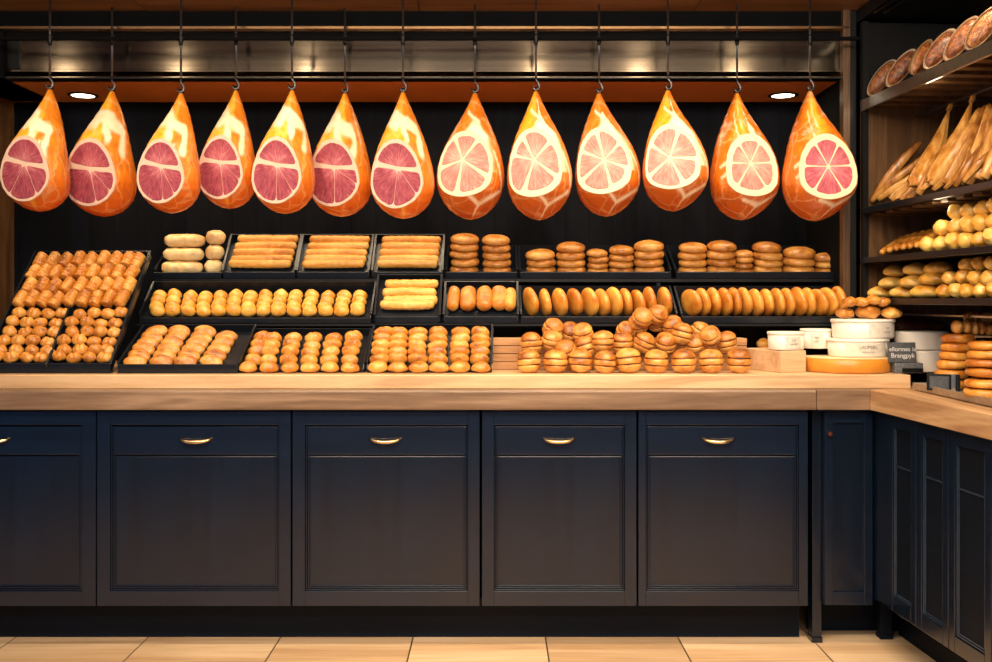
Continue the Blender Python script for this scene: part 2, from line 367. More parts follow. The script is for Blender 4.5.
# ------------------------------------------------------------------ base cabinets
CF = 3.49
def handle_bm():
    bm = B(); pts = []; rad = []
    for k in range(13):
        t = -1 + 2*k/12
        pts.append((t*.055, -.022*(1-abs(t)**3) - .001, -.006*(1-t*t) + .004*abs(t)**6)); rad.append(.0042 + .0022*(1-t*t))
    tube(bm, pts, rad, 10)
    return bm
def cabinet(px0, px1, in0, in1, hx, label):
    x0, x1, i0, i1 = (wx(p, CF) for p in (px0, px1, in0, in1))
    zt, zr, zd, zb, z0 = (wz(p, CF) for p in (411, 425, 456, 591, 606))
    xm = (x0+x1)/2
    t = empty('base_cabinet', (xm, CF, 0), None, label, 'cabinet', 'navy base cabinets in the long run')
    g = .0015
    obj('carcass', box(B(), x0-xm+g, x1-xm-g, .0215, .5, z0, zt), M['plinth'], t)
    bm = B()
    box(bm, x0-xm+g, i0-xm, 0, .021, z0, zt); box(bm, i1-xm, x1-xm-g, 0, .021, z0, zt)
    box(bm, i0-xm, i1-xm, 0, .021, zr, zt); box(bm, i0-xm, i1-xm, 0, .021, z0, zb)
    obj('face_frame', bm, M['navy_rail'], t, bevel=.0015)
    d = obj('drawer', box(B(), i0-xm+.005, i1-xm-.005, .010, .021, zd+.0025, zr-.005), M['navy_rail'], t, bevel=.003)
    obj('handle', handle_bm(), M['brass'], d, (wx(hx, CF)-xm, .010, wz(440, CF)), smooth=True)
    obj('door', box(B(), i0-xm+.005, i1-xm-.005, .0145, .021, zb+.004, zd-.0025), M['navy'], t, bevel=.003)
    dd = [c for c in t.children if c.name.startswith('door')][0]
    bm = B(); w = .011
    a, c = i0-xm+.0005, i1-xm-.0005
    def fr(o, ww, y0, y1):
        box(bm, a+o, a+o+ww, y0, y1, zb+o, zr-o); box(bm, c-o-ww, c-o, y0, y1, zb+o, zr-o)
        box(bm, a+o+ww, c-o-ww, y0, y1, zb+o, zb+o+ww)
    fr(.001, .004, .005, .0142); fr(.0075, .004, .008, .0143); fr(.014, .003, .011, .0144)
    obj('moulding', bm, M['navy_rail'], dd, bevel=.001)
    return t
cabinet(-100, 96, -87, 82, -8, 'navy base cabinet cut off by the photo edge under the big sloped tray')
cabinet(96.5, 291, 110, 279, 195, 'second navy base cabinet from the left, widest shown whole, with brass drawer pull')
cabinet(292, 480, 305, 468, 385, 'third navy base cabinet from the left, under the six columns of bread rolls')
cabinet(481.5, 637, 494, 625, 559, 'navy base cabinet under the layered bun pile, between its two similar neighbours')
cabinet(638, 808.5, 646, 799, 719, 'navy base cabinet next to the square post, with brass drawer pull')
struct('baseboard_front', box(B(), -2.3, wx(808, CF), 3.59, 3.62, 0, wz(606, CF)-.0005), M['plinth'])
t = empty('corner_post', (wx(817, 3.53), 3.53, 0), None, 'square dark post standing on the floor between wide and narrow cabinets', 'post')
w = .0165
obj('shaft', box(B(), -w, w, 0, .05, .02, .826), M['navy'], t, bevel=.002)
obj('foot', box(B(), -w-.003, w+.003, -.003, .053, 0, .0195), M['navy'], t, bevel=.002)
# narrow corner cabinet
x0, x1 = wx(824.5, CF+.01), wx(873, CF+.01); xm = (x0+x1)/2
t = empty('corner_cabinet', (xm, CF+.01, 0), None, 'narrow navy corner cabinet with a round knob beside the square post', 'cabinet')
zt, z0 = .824, wz(606, CF)
hw = (x1-x0)/2
obj('carcass', box(B(), -hw, hw, .022, .45, z0, zt), M['navy'], t)
d = obj('door', box(B(), -hw+.001, hw-.001, .008, .021, z0, zt-.002), M['navy'], t)
bm = B(); sw = .031
box(bm, -hw+.001, -hw+sw, 0, .0079, z0, zt-.002); box(bm, hw-sw, hw-.001, 0, .0079, z0, zt-.002)
box(bm, -hw+sw, hw-sw, 0, .0079, z0, z0+.045); box(bm, -hw+sw, hw-sw, 0, .0079, zt-.045, zt-.002)
obj('door_frame', bm, M['navy_rail'], d, bevel=.0015)
obj('knob', lathe(B(), [(0, .018), (.007, .017), (.009, .012), (.006, .007), (.004, .0), (0, 0)], 16), simple('copper_knob', (.35, .12, .06), .3, .9), d, (-hw+.016, 0, wz(434, CF))).rotation_euler = (PI/2, 0, 0)
struct('baseboard_corner', box(B(), wx(808.5, 3.66), 1.60, 3.66, 3.69, 0, wz(606, CF)-.0005), M['plinth'])

# wing frame: t toward the viewer, s into the wing
DT = .066
def wing(x0, y0, t, s, z): return Vector((x0 + DT*t + s, y0 - t + DT*s, z))
WROT = math.atan(DT)
BX, BY = 1.325, 3.47
M['navy_highlight'] = simple('navy_painted_highlight', (.020, .034, .055), .22, 0, .15, 30, coat=.5)  # lighter navy, edge highlights of the wing doors put into the colour
def wing_cabinet(t0, t1, label):
    zt, z0 = .826, .165
    root = empty('wing_cabinet', wing(BX, BY, t0, 0, 0), (0, 0, -PI/2 + WROT), label, 'cabinet', 'navy cabinets of the short wing')
    # local x runs toward the viewer, local y into the wing
    w = t1-t0
    obj('carcass', box(B(), .001, w-.001, .022, .42, z0, zt), M['navy'], root)
    d = obj('door', box(B(), .001, w-.001, .010, .021, z0, zt-.004), M['plinth'], root)
    bm = B(); sw = .034
    box(bm, .001, sw, 0, .0098, z0, zt-.004); box(bm, w-sw, w-.001, 0, .0098, z0, zt-.004)
    box(bm, sw, w-sw, 0, .0098, z0, z0+.05); box(bm, sw, w-sw, 0, .0098, zt-.045, zt-.004)
    obj('door_frame', bm, M['navy_rail'], d, bevel=.002)
    bm = B()
    for o, y in ((.002, .004), (.009, .006)):
        a, c = sw+o, w-sw-o
        box(bm, a, a+.004, y, .0097, z0+.05+o, zt-.045-o); box(bm, c-.004, c, y, .0097, z0+.05+o, zt-.045-o); box(bm, a+.004, c-.004, y, .0097, z0+.05+o, z0+.054+o)
    obj('moulding', bm, M['navy_highlight'], d, bevel=.001)
    obj('drawer_rail', box(B(), sw+.014, w-sw-.014, .005, .0096, zt-.175, zt-.169), M['navy_highlight'], d)
wing_cabinet(.075, .272, 'navy wing cabinet deepest in the corner, its panelled door narrowest in view')
wing_cabinet(.274, .472, 'middle navy wing cabinet between two matching panelled doors')
wing_cabinet(.474, .702, 'navy wing cabinet nearest the viewer, its panelled door at the photo edge')
wing_cabinet(.704, .95, 'navy wing cabinet past the photo edge, only its first stile showing')
t = empty('corner_filler', (1.33, 3.50, .165), None, 'dark flat filler panel closing the corner between narrow cabinet and side wing', 'panel')
p = [Vector((1.3235, 3.518, 0)), wing(BX, BY, .0735, .013, 0), wing(BX, BY, .0735, .05, 0), Vector((1.40, 3.56, 0)), Vector((1.3235, 3.54, 0))]
obj('panel_board', prism(B(), [(q.x-1.33, q.y-3.50) for q in p], 'z', 0, .655), M['navy'], t)
obj('panel_rail', box(B(), -.006, .03, .06, .075, -.02, -.0005), M['plinth'], t)
t = empty('cabinet_leg', (1.392, 3.585, 0), None, 'short dark cabinet leg standing in the shadowed corner under the wing', 'leg')
obj('leg_shaft', box(B(), -.02, .02, -.02, .02, .015, .16), M['plinth'], t, bevel=.002)
obj('leg_foot', box(B(), -.023, .023, -.023, .023, 0, .0149), M['plinth'], t, bevel=.002)
bm = B()
p = [wing(BX, BY, a, s, 0) for a, s in ((-.14, .14), (1.0, .14), (1.0, .16), (-.14, .16))]
prism(bm, [(q.x, q.y) for q in p], 'z', 0, .163)
struct('baseboard_right', bm, M['plinth'])

# ------------------------------------------------------------------ worktops
ZT = .8986
ZB = .8295
jx = wx(816.5, 3.46)
bm = prism(B(), [(3.46, ZB), (3.458, ZB+.008), (3.458, ZT-.008), (3.462, ZT), (4.36, ZT), (4.36, ZB)], 'x', -2.12, jx-.001)
tag(obj('worktop', bm, M['oak_edge'], bevel=.002), 'long pale oak worktop over the row of navy base cabinets', 'worktop')
cx = 1.294
bm = B()
outer = [(jx+.001, 3.459), (cx, 3.459)]
e = wing(cx, 3.459, 1.25, 0, 0)
m0 = Vector((cx, 3.459)); 
prism(bm, [(jx+.001, 3.459), (cx-.0007, 3.459), (cx+.6, 3.96), (cx+.6, 4.36), (jx+.001, 4.36)], 'z', ZB, ZT)
tag(obj('corner_worktop', bm, M['oak_edge'], bevel=.002), 'short oak worktop piece bridging the corner, joint beside the square post', 'worktop')
bm = B()
q = wing(cx, 3.459, 1.25, .78, 0)
prism(bm, [(cx+.0007, 3.459), (e.x, e.y), (q.x, q.y), (cx+.78, 3.96), (cx+.602, 3.96)], 'z', ZB, ZT)
tag(obj('wing_worktop', bm, M['oak_wing'], bevel=.002), 'oak worktop of the side wing, running toward the viewer from the corner', 'worktop')
ZR = .9475
bm = box(B(), -2.11, 1.452, 3.50, 4.33, ZT+.0005, ZR)
tag(obj('display_riser', bm, M['oak'], bevel=.003), 'pale oak riser board along the worktop carrying the trays and rolls', 'riser')

# ------------------------------------------------------------------ tiered rack
rack = empty('tiered_rack', (0, 0, ZR), None, 'black tiered metal rack behind the rolls holding two rows of trays', 'rack')
def rk(name, *a): return obj(name, box(B(), *a), M['black'], rack)
zC, zD = wz(323.5, 3.85), wz(278.5, 4.05)
rk('shelf', -1.385, 1.40, 3.85, 4.05, zC-.010-ZR, zC-.001-ZR)
rk('shelf', -1.385, 1.40, 4.05, 4.37, zD-.014-ZR, zD-.001-ZR)
for x in (-1.38, -.45, -.02, .66, 1.395):
    rk('upright', x-.008, x+.008, 4.06, 4.08, 0.001, zD-.0145-ZR)
    rk('upright', x-.008, x+.008, 3.93, 3.95, 0.001, zC-.0145-ZR)
rk('back_panel', -1.385, 1.40, 4.372, 4.382, .001, zD+.1-ZR)

# ------------------------------------------------------------------ trays
class Tray:
    def __init__(s, pxl, pxr, Y, Z, slope, L, label, lip=.026, group='black sloped trays', Xl=None, Xr=None, rim=.03, divider=None, nolip=False):
        s.xl = wx(pxl, Y) if Xl is None else Xl; s.xr = wx(pxr, Y) if Xr is None else Xr
        s.Y, s.Z, s.a, s.L = Y, Z, math.radians(slope), L
        s.w = s.xr - s.xl
        s.root = empty('display_tray', ((s.xl+s.xr)/2, Y, Z), (s.a, 0, 0), label, 'tray', group)
        h = s.w/2
        obj('base', box(B(), -h, h, 0, L, 0, .003), M['tray'], s.root)
        # front lip is kept upright
        c, sn = math.cos(s.a), math.sin(s.a)
        def loc(dy, dz): return (dy*c + dz*sn, -dy*sn + dz*c)
        bm = B()
        prism(bm, [loc(-.004, -.001), loc(-.007, lip), loc(-.003, lip+.002), loc(.001, lip), loc(.002, .0)], 'x', -h, h)
        obj('front_lip', bm, M['tray'], s.root, bevel=.001)
        r0 = min(rim, .03)
        for sg in (-1, 1):
            bm = prism(B(), [(0, 0), (0, .012), (.02, r0), (L, rim), (L, 0)], 'x', sg*h - .003*(sg > 0), sg*h + .003*(sg < 0))
            prism(bm, [(.012, r0), (.012, r0+.005), (L, rim+.005), (L, rim)], 'x', sg*h-.004, sg*h+.004)
            obj('side_rim', bm, M['tray'], s.root)
        obj('back_rim', box(B(), -h, h, L-.003, L, .0032, rim+.004), M['tray'], s.root)
        # wedge legs under the raised back
        if L*sn > .05:
            zb = -L*sn + .0
            bm = B()
            for sg in (-1, 1):
                y0 = L*.8
                hh = y0*math.tan(s.a)
                box(bm, sg*h*.9-.006, sg*h*.9+.006, y0-.006, y0+.006, -.02, -.0005)
            obj('stand_foot', bm, M['black'], s.root)
        if divider:
            obj('divider', box(B(), -.004, .004, 0.01, divider, .0035, rim+.006), M['tray'], s.root)
    def p(s, u, v, n=0):
        c, sn = math.cos(s.a), math.sin(s.a)
        return Vector((s.xl + u, s.Y + v*c - n*sn, s.Z + v*sn + n*c))

# ------------------------------------------------------------------ bread meshes
def disp(bm, amp, sc, seed):
    for v in bm.verts:
        n = noise.noise_vector(v.co*sc + Vector((seed*3.1, seed*7.7, seed*1.3)))
        v.co += n*amp

def bun_mesh(rx, ry, rz, seed, amp=.06, flat=.5, crease=0):
    bm = B(); bmesh.ops.create_uvsphere(bm, u_segments=24, v_segments=14, radius=1)
    for v in bm.verts:
        x, y, z = v.co
        if z < 0: z *= flat
        k = 1
        if crease: k = 1 - crease*math.exp(-(x/.13)**2)*max(0, z+.3)
        v.co = Vector((x*rx*k, y*ry*k, z*rz*k))
    disp(bm, amp*min(rx, ry, rz), 1.2/min(rx, ry), seed)
    zmin = min(v.co.z for v in bm.verts)
    for v in bm.verts: v.co.z -= zmin
    return bm

def capsule_mesh(L, r, seed, axis='x', bumps=0, bamp=.06, blunt=.5, bend=0, amp=.05, ry=None, n=20, m=30):
    """long loaf lying on z=0"""
    bm = B(); rings = []; ry = ry or r
    for i in range(m+1):
        t = -1 + 2*i/m
        e = blunt*r*2/L
        d = (1-abs(t))/max(e, 1e-4)
        k = math.sqrt(max(0, 1-(1-min(1, d))**2)) if d < 1 else 1
        k *= 1 - .08*t*t
        if bumps: k *= 1 + bamp*math.sin(bumps*PI*t + seed)
        ring = []
        for j in range(n):
            a = 2*PI*j/n
            p = Vector((t*L/2, ry*k*math.cos(a) + bend*(1-t*t) , r*k*math.sin(a)))
            ring.append(p)
        rings.append(ring)
    V = []
    for i, ring in enumerate(rings):
        if i in (0, m): V.append([bm.verts.new(sum(ring, Vector())/n)])
        else: V.append([bm.verts.new(p) for p in ring])
    for a, b in zip(V, V[1:]):
        for j in range(n):
            j2 = (j+1) % n
            if len(a) == 1: bm.faces.new((a[0], b[j2], b[j]))
            elif len(b) == 1: bm.faces.new((a[j], a[j2], b[0]))
            else: bm.faces.new((a[j], a[j2], b[j2], b[j]))
    disp(bm, amp*r, 1.3/r, seed)
    if axis == 'y':
        for v in bm.verts: v.co = Vector((-v.co.y, v.co.x, v.co.z))
    zmin = min(v.co.z for v in bm.verts)
    for v in bm.verts: v.co.z = max(0, v.co.z - zmin - r*.06)
    return bm

def dome_mesh(r, seed, h=.043):
    """flat bun with a domed top and hollow underside"""
    k = h/.043
    prof = [(0, .014), (.5, .011), (.8, .003), (.90, .001), (.975, .006), (1, .014), (.965, .023), (.90, .0285), (.8, .0335), (.62, .0385), (.4, .0415), (.2, .0428), (0, .043)]
    bm = lathe(B(), [(a*r, z*k) for a, z in prof], 28)
    disp(bm, .0018, 22, seed)
    return bm

def disc_mesh(r, t, seed, amp=.05, dimple=0, pw=.55):
    bm = B(); prof = []
    K = 14
    for i in range(K+1):
        a = -PI/2 + PI*i/K
        rr = r*(abs(math.cos(a))**pw); z = t/2*(1 if a > 0 else -1)*abs(math.sin(a))**.8 + t/2
        prof.append((rr if 0 < i < K else 0, z - (dimple*t if i == K else 0)))
    lathe(bm, prof, 28)
    disp(bm, amp*t, .9/t*.5, seed)
    zmin = min(v.co.z for v in bm.verts)
    for v in bm.verts: v.co.z -= zmin
    return bm

class Kind:
    """one kind of baked good: a few shaped variants, the first use moves the variant, later uses copy it"""
    def __init__(s, name, cat, makers, mat):
        s.name, s.cat = name, cat; s.protos = []; s.used = []
        for mk in makers:
            bm = mk(); bmesh.ops.recalc_face_normals(bm, faces=bm.faces)
            for f in bm.faces: f.smooth = True
            me = bpy.data.meshes.new(name); bm.to_mesh(me); bm.free(); me.materials.append(mat)
            s.protos.append(bpy.data.objects.new(name, me)); s.used.append(False)
        s.i = 0
    def put(s, label, group, loc, rot=None, scale=1, kids=None):
        i = s.i % len(s.protos); s.i += 1
        if not s.used[i]: o = s.protos[i]; s.used[i] = True
        else: o = s.protos[i].copy()
        mat = Matrix.Translation(loc) @ (rot.to_4x4() if rot is not None else Matrix.Identity(4))
        sc = Vector((scale,)*3) if isinstance(scale, (int, float)) else Vector(scale)
        o.matrix_world = mat @ Matrix.Diagonal((*sc, 1))
        col.objects.link(o)
        return tag(o, label, s.cat, group)

def Rx(a): return Matrix.Rotation(a, 3, 'X')
def Ry(a): return Matrix.Rotation(a, 3, 'Y')
def Rz(a): return Matrix.Rotation(a, 3, 'Z')
U = random.uniform
D = math.radians

def tput(kind, T, u, v, R, scale, label, group, n0=.0038):
    """seat one baked good in a tray: centre it at (u, v) on the slope, lift it clear of the base and the lip"""
    me = kind.protos[kind.i % len(kind.protos)].data
    sc = Vector((scale,)*3) if isinstance(scale, (int, float)) else Vector(scale)
    S = Matrix.Diagonal(sc); Ri = Rx(T.a).transposed() @ R @ S
    P = [Ri @ q.co for q in me.vertices]
    lo = Vector([min(p[i] for p in P) for i in range(3)]); hi = Vector([max(p[i] for p in P) for i in range(3)])
    hu = (hi.x-lo.x)/2
    u = min(max(u, hu+.009), T.w-hu-.009) if T.w > 2*hu+.018 else T.w/2
    ou = u - (lo.x+hi.x)/2; ov = v - (lo.y+hi.y)/2; on = n0 - lo.z
    c, sn = math.cos(T.a), math.sin(T.a)
    ymin = min((p.y+ov)*c - (p.z+on)*sn for p in P)
    if ymin < .004: ov += (.004-ymin)/c
    if hi.y + ov > T.L-.005: ov = T.L-.005-hi.y
    return kind.put(label, group, T.p(ou, ov, on), R, scale)

K_sroll = Kind('pastry_roll', 'pastry', [lambda i=i: capsule_mesh(.112, .025, i, 'y', 5, .04, .45, 0, .10) for i in range(4)], M['flaky'])
K_small = Kind('bread_roll', 'bread roll', [lambda i=i: bun_mesh(.033, .024, .023, i+10, .16, .6, .16 if i % 2 else 0) for i in range(4)], M['roll'])
K_oval = Kind('oval_roll', 'bread roll', [lambda i=i: bun_mesh(.043, .034, .017, i+20, .12, .7, 0) for i in range(3)], M['roll'])
K_dome = Kind('bread_roll', 'bread roll', [lambda i=i: bun_mesh(.034, .031, .027, i+30, .14, .6, .10*(i % 2)) for i in range(4)], M['roll'])
K_ball = Kind('round_roll', 'bread roll', [lambda i=i: bun_mesh(.030, .028, .026, i+40, .10, .8) for i in range(3)], M['roll_y'])
K_bag = Kind('baguette', 'baguette', [lambda i=i: capsule_mesh(.262, .0175, i+50, 'x', 9, .03, .9, .002*(i-1), .10, m=48) for i in range(4)], M['bag'])
K_sbag = Kind('baguette', 'baguette', [lambda i=i: capsule_mesh(.215, .0185, i+55, 'x', 9, .03, .8, .003*(i-1), .10, m=44) for i in range(3)], M['bag'])
K_plump = Kind('plump_loaf', 'loaf', [lambda i=i: capsule_mesh(.166, .027, i+60, 'x', 0, 0, 1.1, 0, .12) for i in range(3)], M['roll_p'])
K_plumps = Kind('plump_loaf', 'loaf', [lambda i=i: capsule_mesh(.092, .029, i+65, 'x', 0, 0, 1.0, 0, .14) for i in range(3)], M['roll_p'])
K_upr = Kind('finger_roll', 'bread roll', [lambda i=i: capsule_mesh(.145, .027, i+70, 'y', 0, 0, 1.0, 0, .08) for i in range(3)], M['disc_y'])
K_lean = Kind('round_bun', 'bun', [lambda i=i: disc_mesh(.061, .036, i+80, .10) for i in range(4)], M['disc_y'])
K_flat = Kind('flat_bun', 'bun', [lambda i=i: dome_mesh(.061, i+90) for i in range(4)], M['disc'])
K_stack = Kind('flatbread', 'flatbread', [lambda i=i: disc_mesh(.060, .024, i+100, .14, pw=.34) for i in range(4)], M['disc_y'])
K_knot = Kind('knot_bun', 'bun', [lambda i=i: bun_mesh(.036, .034, .030, i+110, .22, .8, .14) for i in range(3)], M['roll'])

# ---- big sloped tray on the left
A = Tray(0, 0, 3.57, ZR+.002, 46, .60, 'long steep black tray at the far left, packed with pastry rolls above bread rolls', .034, Xl=-1.825, Xr=-1.372, rim=.03, divider=.292)
# four rows of pastry rolls
for r, v in enumerate((.334, .404, .474, .545)):
    for k in range(9):
        u = .032 + (A.w-.062)*k/8 + (.010 if r % 2 else -.010) + U(-.004, .004)
        lab = f'flaky pastry roll {ORD[k+1]} from the left, {["lowest", "second", "third", "topmost"][r]} pastry row of the steep tray'
        tput(K_sroll, A, u, v + U(-.004, .004), Rx(A.a + D(8)) @ Rz(D(-13 + U(-7, 7))), (.90, .60, 1.05), lab, 'pastry rolls in the steep tray')
# six rows of bread rolls each side of the divider
for side in range(2):
    for r in range(6):
        for k in range(4):
            u = (.030 if side == 0 else .258) + .0535*k + (.010 if r % 2 else -.002) + U(-.005, .005)
            v = .028 + .0485*r + U(-.005, .005)
            lab = f'bread roll {ORD[k+1]} from the {"tray rim" if side == 0 else "divider"}, row {["one","two","three","four","five","six"][r]} up, {"left" if side == 0 else "right"} half of steep tray'
            tput(K_small, A, u, v, Rx(A.a - D(6)) @ Rz(U(-.5, .5)), (U(.80, .86), U(.90, 1.0), U(.9, 1.05)), lab, 'bread rolls in the steep tray')

# ---- bottom tier
T1 = Tray(118, 238, 3.57, ZR+.002, 26, .31, 'small black tray at counter level with four slanting columns of oval rolls', .03, Xl=None)
cols1 = [(136, 157), (162, 180), (186, 206), (212, 227)]
for c, (xb, xt) in enumerate(cols1):
    n = 6 if c < 3 else 5
    for k in range(n):
        f = k/(n-1)
        v = .040 + .046*k
        Yv = T1.p(0, v).y
        u = wx(xb + (xt-xb)*f, Yv) - T1.xl
        lab = f'oval golden roll {ORD[k+1]} from the front, {ORD[c+1]} slanting column of the small counter tray'
        tput(K_oval, T1, u, v, Rx(T1.a + D(34)) @ Rz(U(-.25, .25)), (1.0, U(.80, .86), .95), lab, 'oval rolls in the small counter tray')
T2 = Tray(241, 364, 3.622, ZR+.002, 28, .26, 'black counter tray beside the slanting oval rolls, holding six columns of dome rolls', .010)
for c, xb in enumerate((248, 269, 290, 310, 330, 350)):
    for k in range(5):
        v = .036 + .052*k
        u = wx(xb + (6*(k/4)), T2.p(0, v).y) - T2.xl
        lab = f'dome bread roll {ORD[k+1]} from the front in the {ORD[c+1]} column of the second counter tray'
        if k == 0: K_dome.put(lab, 'dome rolls in the second counter tray', Vector((wx(xb, 3.585), 3.585, ZR+.0015)), Rz(U(-.25, .25)), (U(.96, 1.03), .86, U(.88, .95)))
        else: tput(K_dome, T2, u, v - .050, Rx(T2.a + D(4)) @ Rz(U(-.25, .25)), (U(.96, 1.03), U(.80, .86), U(.95, 1.05)), lab, 'dome rolls in the second counter tray')
T3 = Tray(367, 492, 3.622, ZR+.002, 31, .27, 'low black counter pan under six packed columns of glossy rolls', .006)
for c, xb in enumerate((379, 398, 418, 438, 460, 481)):
    for k in range(6):
        v = .036 + .044*k
        u = wx(xb + (k-2)*.4, T3.p(0, v).y) - T3.xl
        lab = f'glossy bread roll {ORD[k+1]} from the front in the {ORD[c+1]} column left of the bun pile'
        if k == 0: K_dome.put(lab, 'glossy rolls left of the bun pile', Vector((wx(xb, 3.585), 3.585, ZR+.0015)), Rz(U(-.2, .2)), (U(1.05, 1.12), .82, U(.9, 1.0)))
        else: tput(K_dome, T3, u, v - .048, Rx(T3.a + D(14)) @ Rz(U(-.2, .2)), (U(1.05, 1.12), U(.74, .78), U(.98, 1.08)), lab, 'glossy rolls left of the bun pile')

# ---- middle tier
zCt = zC + .002
CY = 3.86
C1 = Tray(140, 371, CY, zCt, 30, .215, 'wide black tray in the middle row with fourteen columns of small round rolls', .019, rim=.06)
for c, xb in enumerate((155, 170, 186, 201, 216, 231, 246, 261, 276, 291, 307, 323, 339, 355)):
    for k in range(4):
        v = .012 + .046*k
        u = wx(xb+2+(k*1.2), C1.p(0, v).y) - C1.xl
        lab = f'small yellow round roll {ORD[k+1]} from the front in column {ORD[c+1]} of the wide middle tray'
        tput(K_ball, C1, u, v, Rx(C1.a) @ Rz(U(-.3, .3)), (U(.95, 1.0), U(.78, .82), U(1.0, 1.1)), lab, 'small round rolls in the wide middle tray')
C2 = Tray(375, 440, CY, zCt, 50, .22, 'narrow black tray in the middle row stacked with four short baguettes', .024)
for k in range(4):
    lab = f'short baguette {["lowest", "second from the bottom", "third from the bottom", "topmost"][k]} in the narrow middle tray'
    tput(K_sbag, C2, C2.w/2 + U(-.004, .004) + .003*k, .034+.047*k, Rx(C2.a) @ Rz(U(-.02, .02)), (1.0, 1.05, 1.1), lab, 'short baguettes in the narrow middle tray')
C3 = Tray(444, 518, CY, zCt, 44, .20, 'black tray in the middle row with five upright finger rolls', .024)
for k, xb in enumerate((452.5, 469, 484.5, 499.5, 511)):
    lab = f'smooth finger roll standing {ORD[k+1]} from the left in the five-roll middle tray'
    tput(K_upr, C3, wx(xb, CY+.05)-C3.xl, .06, Rx(C3.a) @ Rz(U(-.06, .03)), (1.16 if k not in (0, 4) else .88, .84 if k != 4 else .76, 1), lab, 'finger rolls in the five-roll middle tray')
C4 = Tray(521, 677, CY, zCt, 16, .20, 'black middle tray over the bun pile with leaning round buns', .024, rim=.09)
def lean_row(T, xs, where, group, tw=22):
    for k, (xb, fl) in enumerate(xs):
        lab = f'round golden bun leaning {ORD[k+1]} from the left in the {where}'
        u = wx(xb, T.Y+.05) - T.xl
        # disc stands on edge across the tray: its axis along the row
        R = Ry(D(-6)) @ Rx(D(12)) @ Rz(D(tw + U(-6, 6) + fl)) @ Ry(PI/2)
        tput(K_lean, T, u, .02, R, (U(.88, .98), U(.90, 1.0), .95), lab, group)
lean_row(C4, [(530, 6), (545.5, 0), (560, 4), (575, 0), (590, 10), (602, 4), (614, 8), (626, 0), (638, 4), (650, -4), (665, 0)], 'middle tray over the bun pile', 'leaning buns over the bun pile', 14)
C5 = Tray(682, 851, CY, zCt, 16, .20, 'black middle tray nearest the wood post, with a long row of leaning buns', .024, rim=.09)
lean_row(C5, [(692, 10), (703, 0), (714, 0), (725, 0), (735, 0), (745, 0), (756, 0), (767, 0), (778, 0), (788, 0), (799, 0), (809, 0), (819, 0), (829, 0), (839, 0)], 'middle tray nearest the wood post', 'leaning buns nearest the wood post', 14)

# ---- top tier
DY = 4.06
zDt = zD + .002
D1 = Tray(154, 221.5, DY, zDt, 10, .24, 'black top tray over the steep tray edge with six plump pale loaves', .022, rim=.11)
for k in range(3):
    K_plump.put(f'long plump pale loaf, {["bottom", "middle", "top"][k]} of its stack in the first top tray', 'long plump loaves in the first top tray', D1.p(.096 + .003*k, .062+.016*k, .006+.0500*k), Rz(U(-.03, .03)), (1.03, 1.02, 1.02))
    K_plumps.put(f'short plump pale loaf, {["bottom", "middle", "top"][k]} of its stack in the first top tray', 'short plump loaves in the first top tray', D1.p(.226 + .002*k, .064+.016*k, .006+.0550*k), Rz(U(-.05, .05)), (.86, 1.06, 1.06))
def bag_tray(pxl, pxr, n, label, where):
    T = Tray(pxl, pxr, DY, zDt, 48, .22, label, .024)
    for k in range(n):
        tput(K_bag, T, T.w/2 - .004 + .003*k, .030+.0425*k, Rx(T.a) @ Rz(U(-.015, .015)), (T.w/.262*.885, 1.03, 1.03), f'long baguette {ORD[k+1]} from the bottom in the {where}', 'baguettes in the ' + where)
bag_tray(223.5, 295.5, 5, 'black top tray of five baguettes beside the plump pale loaves', 'top tray beside the plump loaves')
bag_tray(297.5, 369.5, 5, 'black top tray of five baguettes, middle one of the three baguette trays', 'middle top baguette tray')
bag_tray(372.5, 442.5, 5, 'black top tray of baguettes beside the two columns of flat buns', 'top tray beside the flat buns')
def stack_tray(pxl, pxr, stacks, label, where):
    T = Tray(pxl, pxr, DY, zDt, 10, .24, label, .024, rim=.10)
    for c, (xb, n, sc) in enumerate(stacks):
        z = .009
        for k in range(n):
            lab = f'brown flat bun {ORD[k+1]} from the bottom of the {ORD[c+1]} stack in the {where}'
            tt = .0292*sc
            K_flat.put(lab, 'flat buns in the ' + where, T.p(wx(xb, DY+.07)-T.xl + U(-.003, .003), .080 + .006*k, z), Rx(T.a + D(3)) @ Ry(D(U(-2,2))) @ Rz(U(0, 6)), (sc*1.01, sc*1.01, sc*.86))
            z += tt + .0008
    return T
stack_tray(446, 517, [(464.5, 5, .97), (496.5, 5, .97)], 'black top tray with two tall stacks of flat buns', 'two-stack top tray')
stack_tray(520, 671, [(541, 3, 1.0), (571.5, 4, .98), (598, 4, .72), (621.5, 4, .85), (648.5, 4, 1.02)], 'black top tray with five stacks of flat buns over the bun pile', 'five-stack top tray')
stack_tray(676, 847, [(693.5, 4, .95), (721.5, 4, .98), (744, 4, .66), (767.5, 4, .98), (799, 3, 1.08), (826, 3, .80)], 'black top tray with six stacks of flat buns, nearest the wood post', 'six-stack top tray')

# ------------------------------------------------------------------ crate and layered bun pile
cr = empty('slatted_crate', (wx(618, 3.76), 3.76, ZR), None, 'low slatted wooden crate standing behind the layered bun pile', 'crate')
hw = (wx(747, 3.76) - wx(489, 3.76))/2
for k in range(4):
    obj('slat', box(B(), -hw, hw, 0, .012, .001+.030*k, .001+.030*k+.0275), M['crate_wood'], cr, bevel=.002)
obj('lid', box(B(), -hw, hw, .0125, .09, .107, .1185), M['crate_wood'], cr, bevel=.002)
for sg in (-1, 1): obj('end_board', box(B(), sg*hw-.006-.006*sg, sg*hw+.006-.006*sg, .0125, .09, .001, .1065), M['crate_wood'], cr)

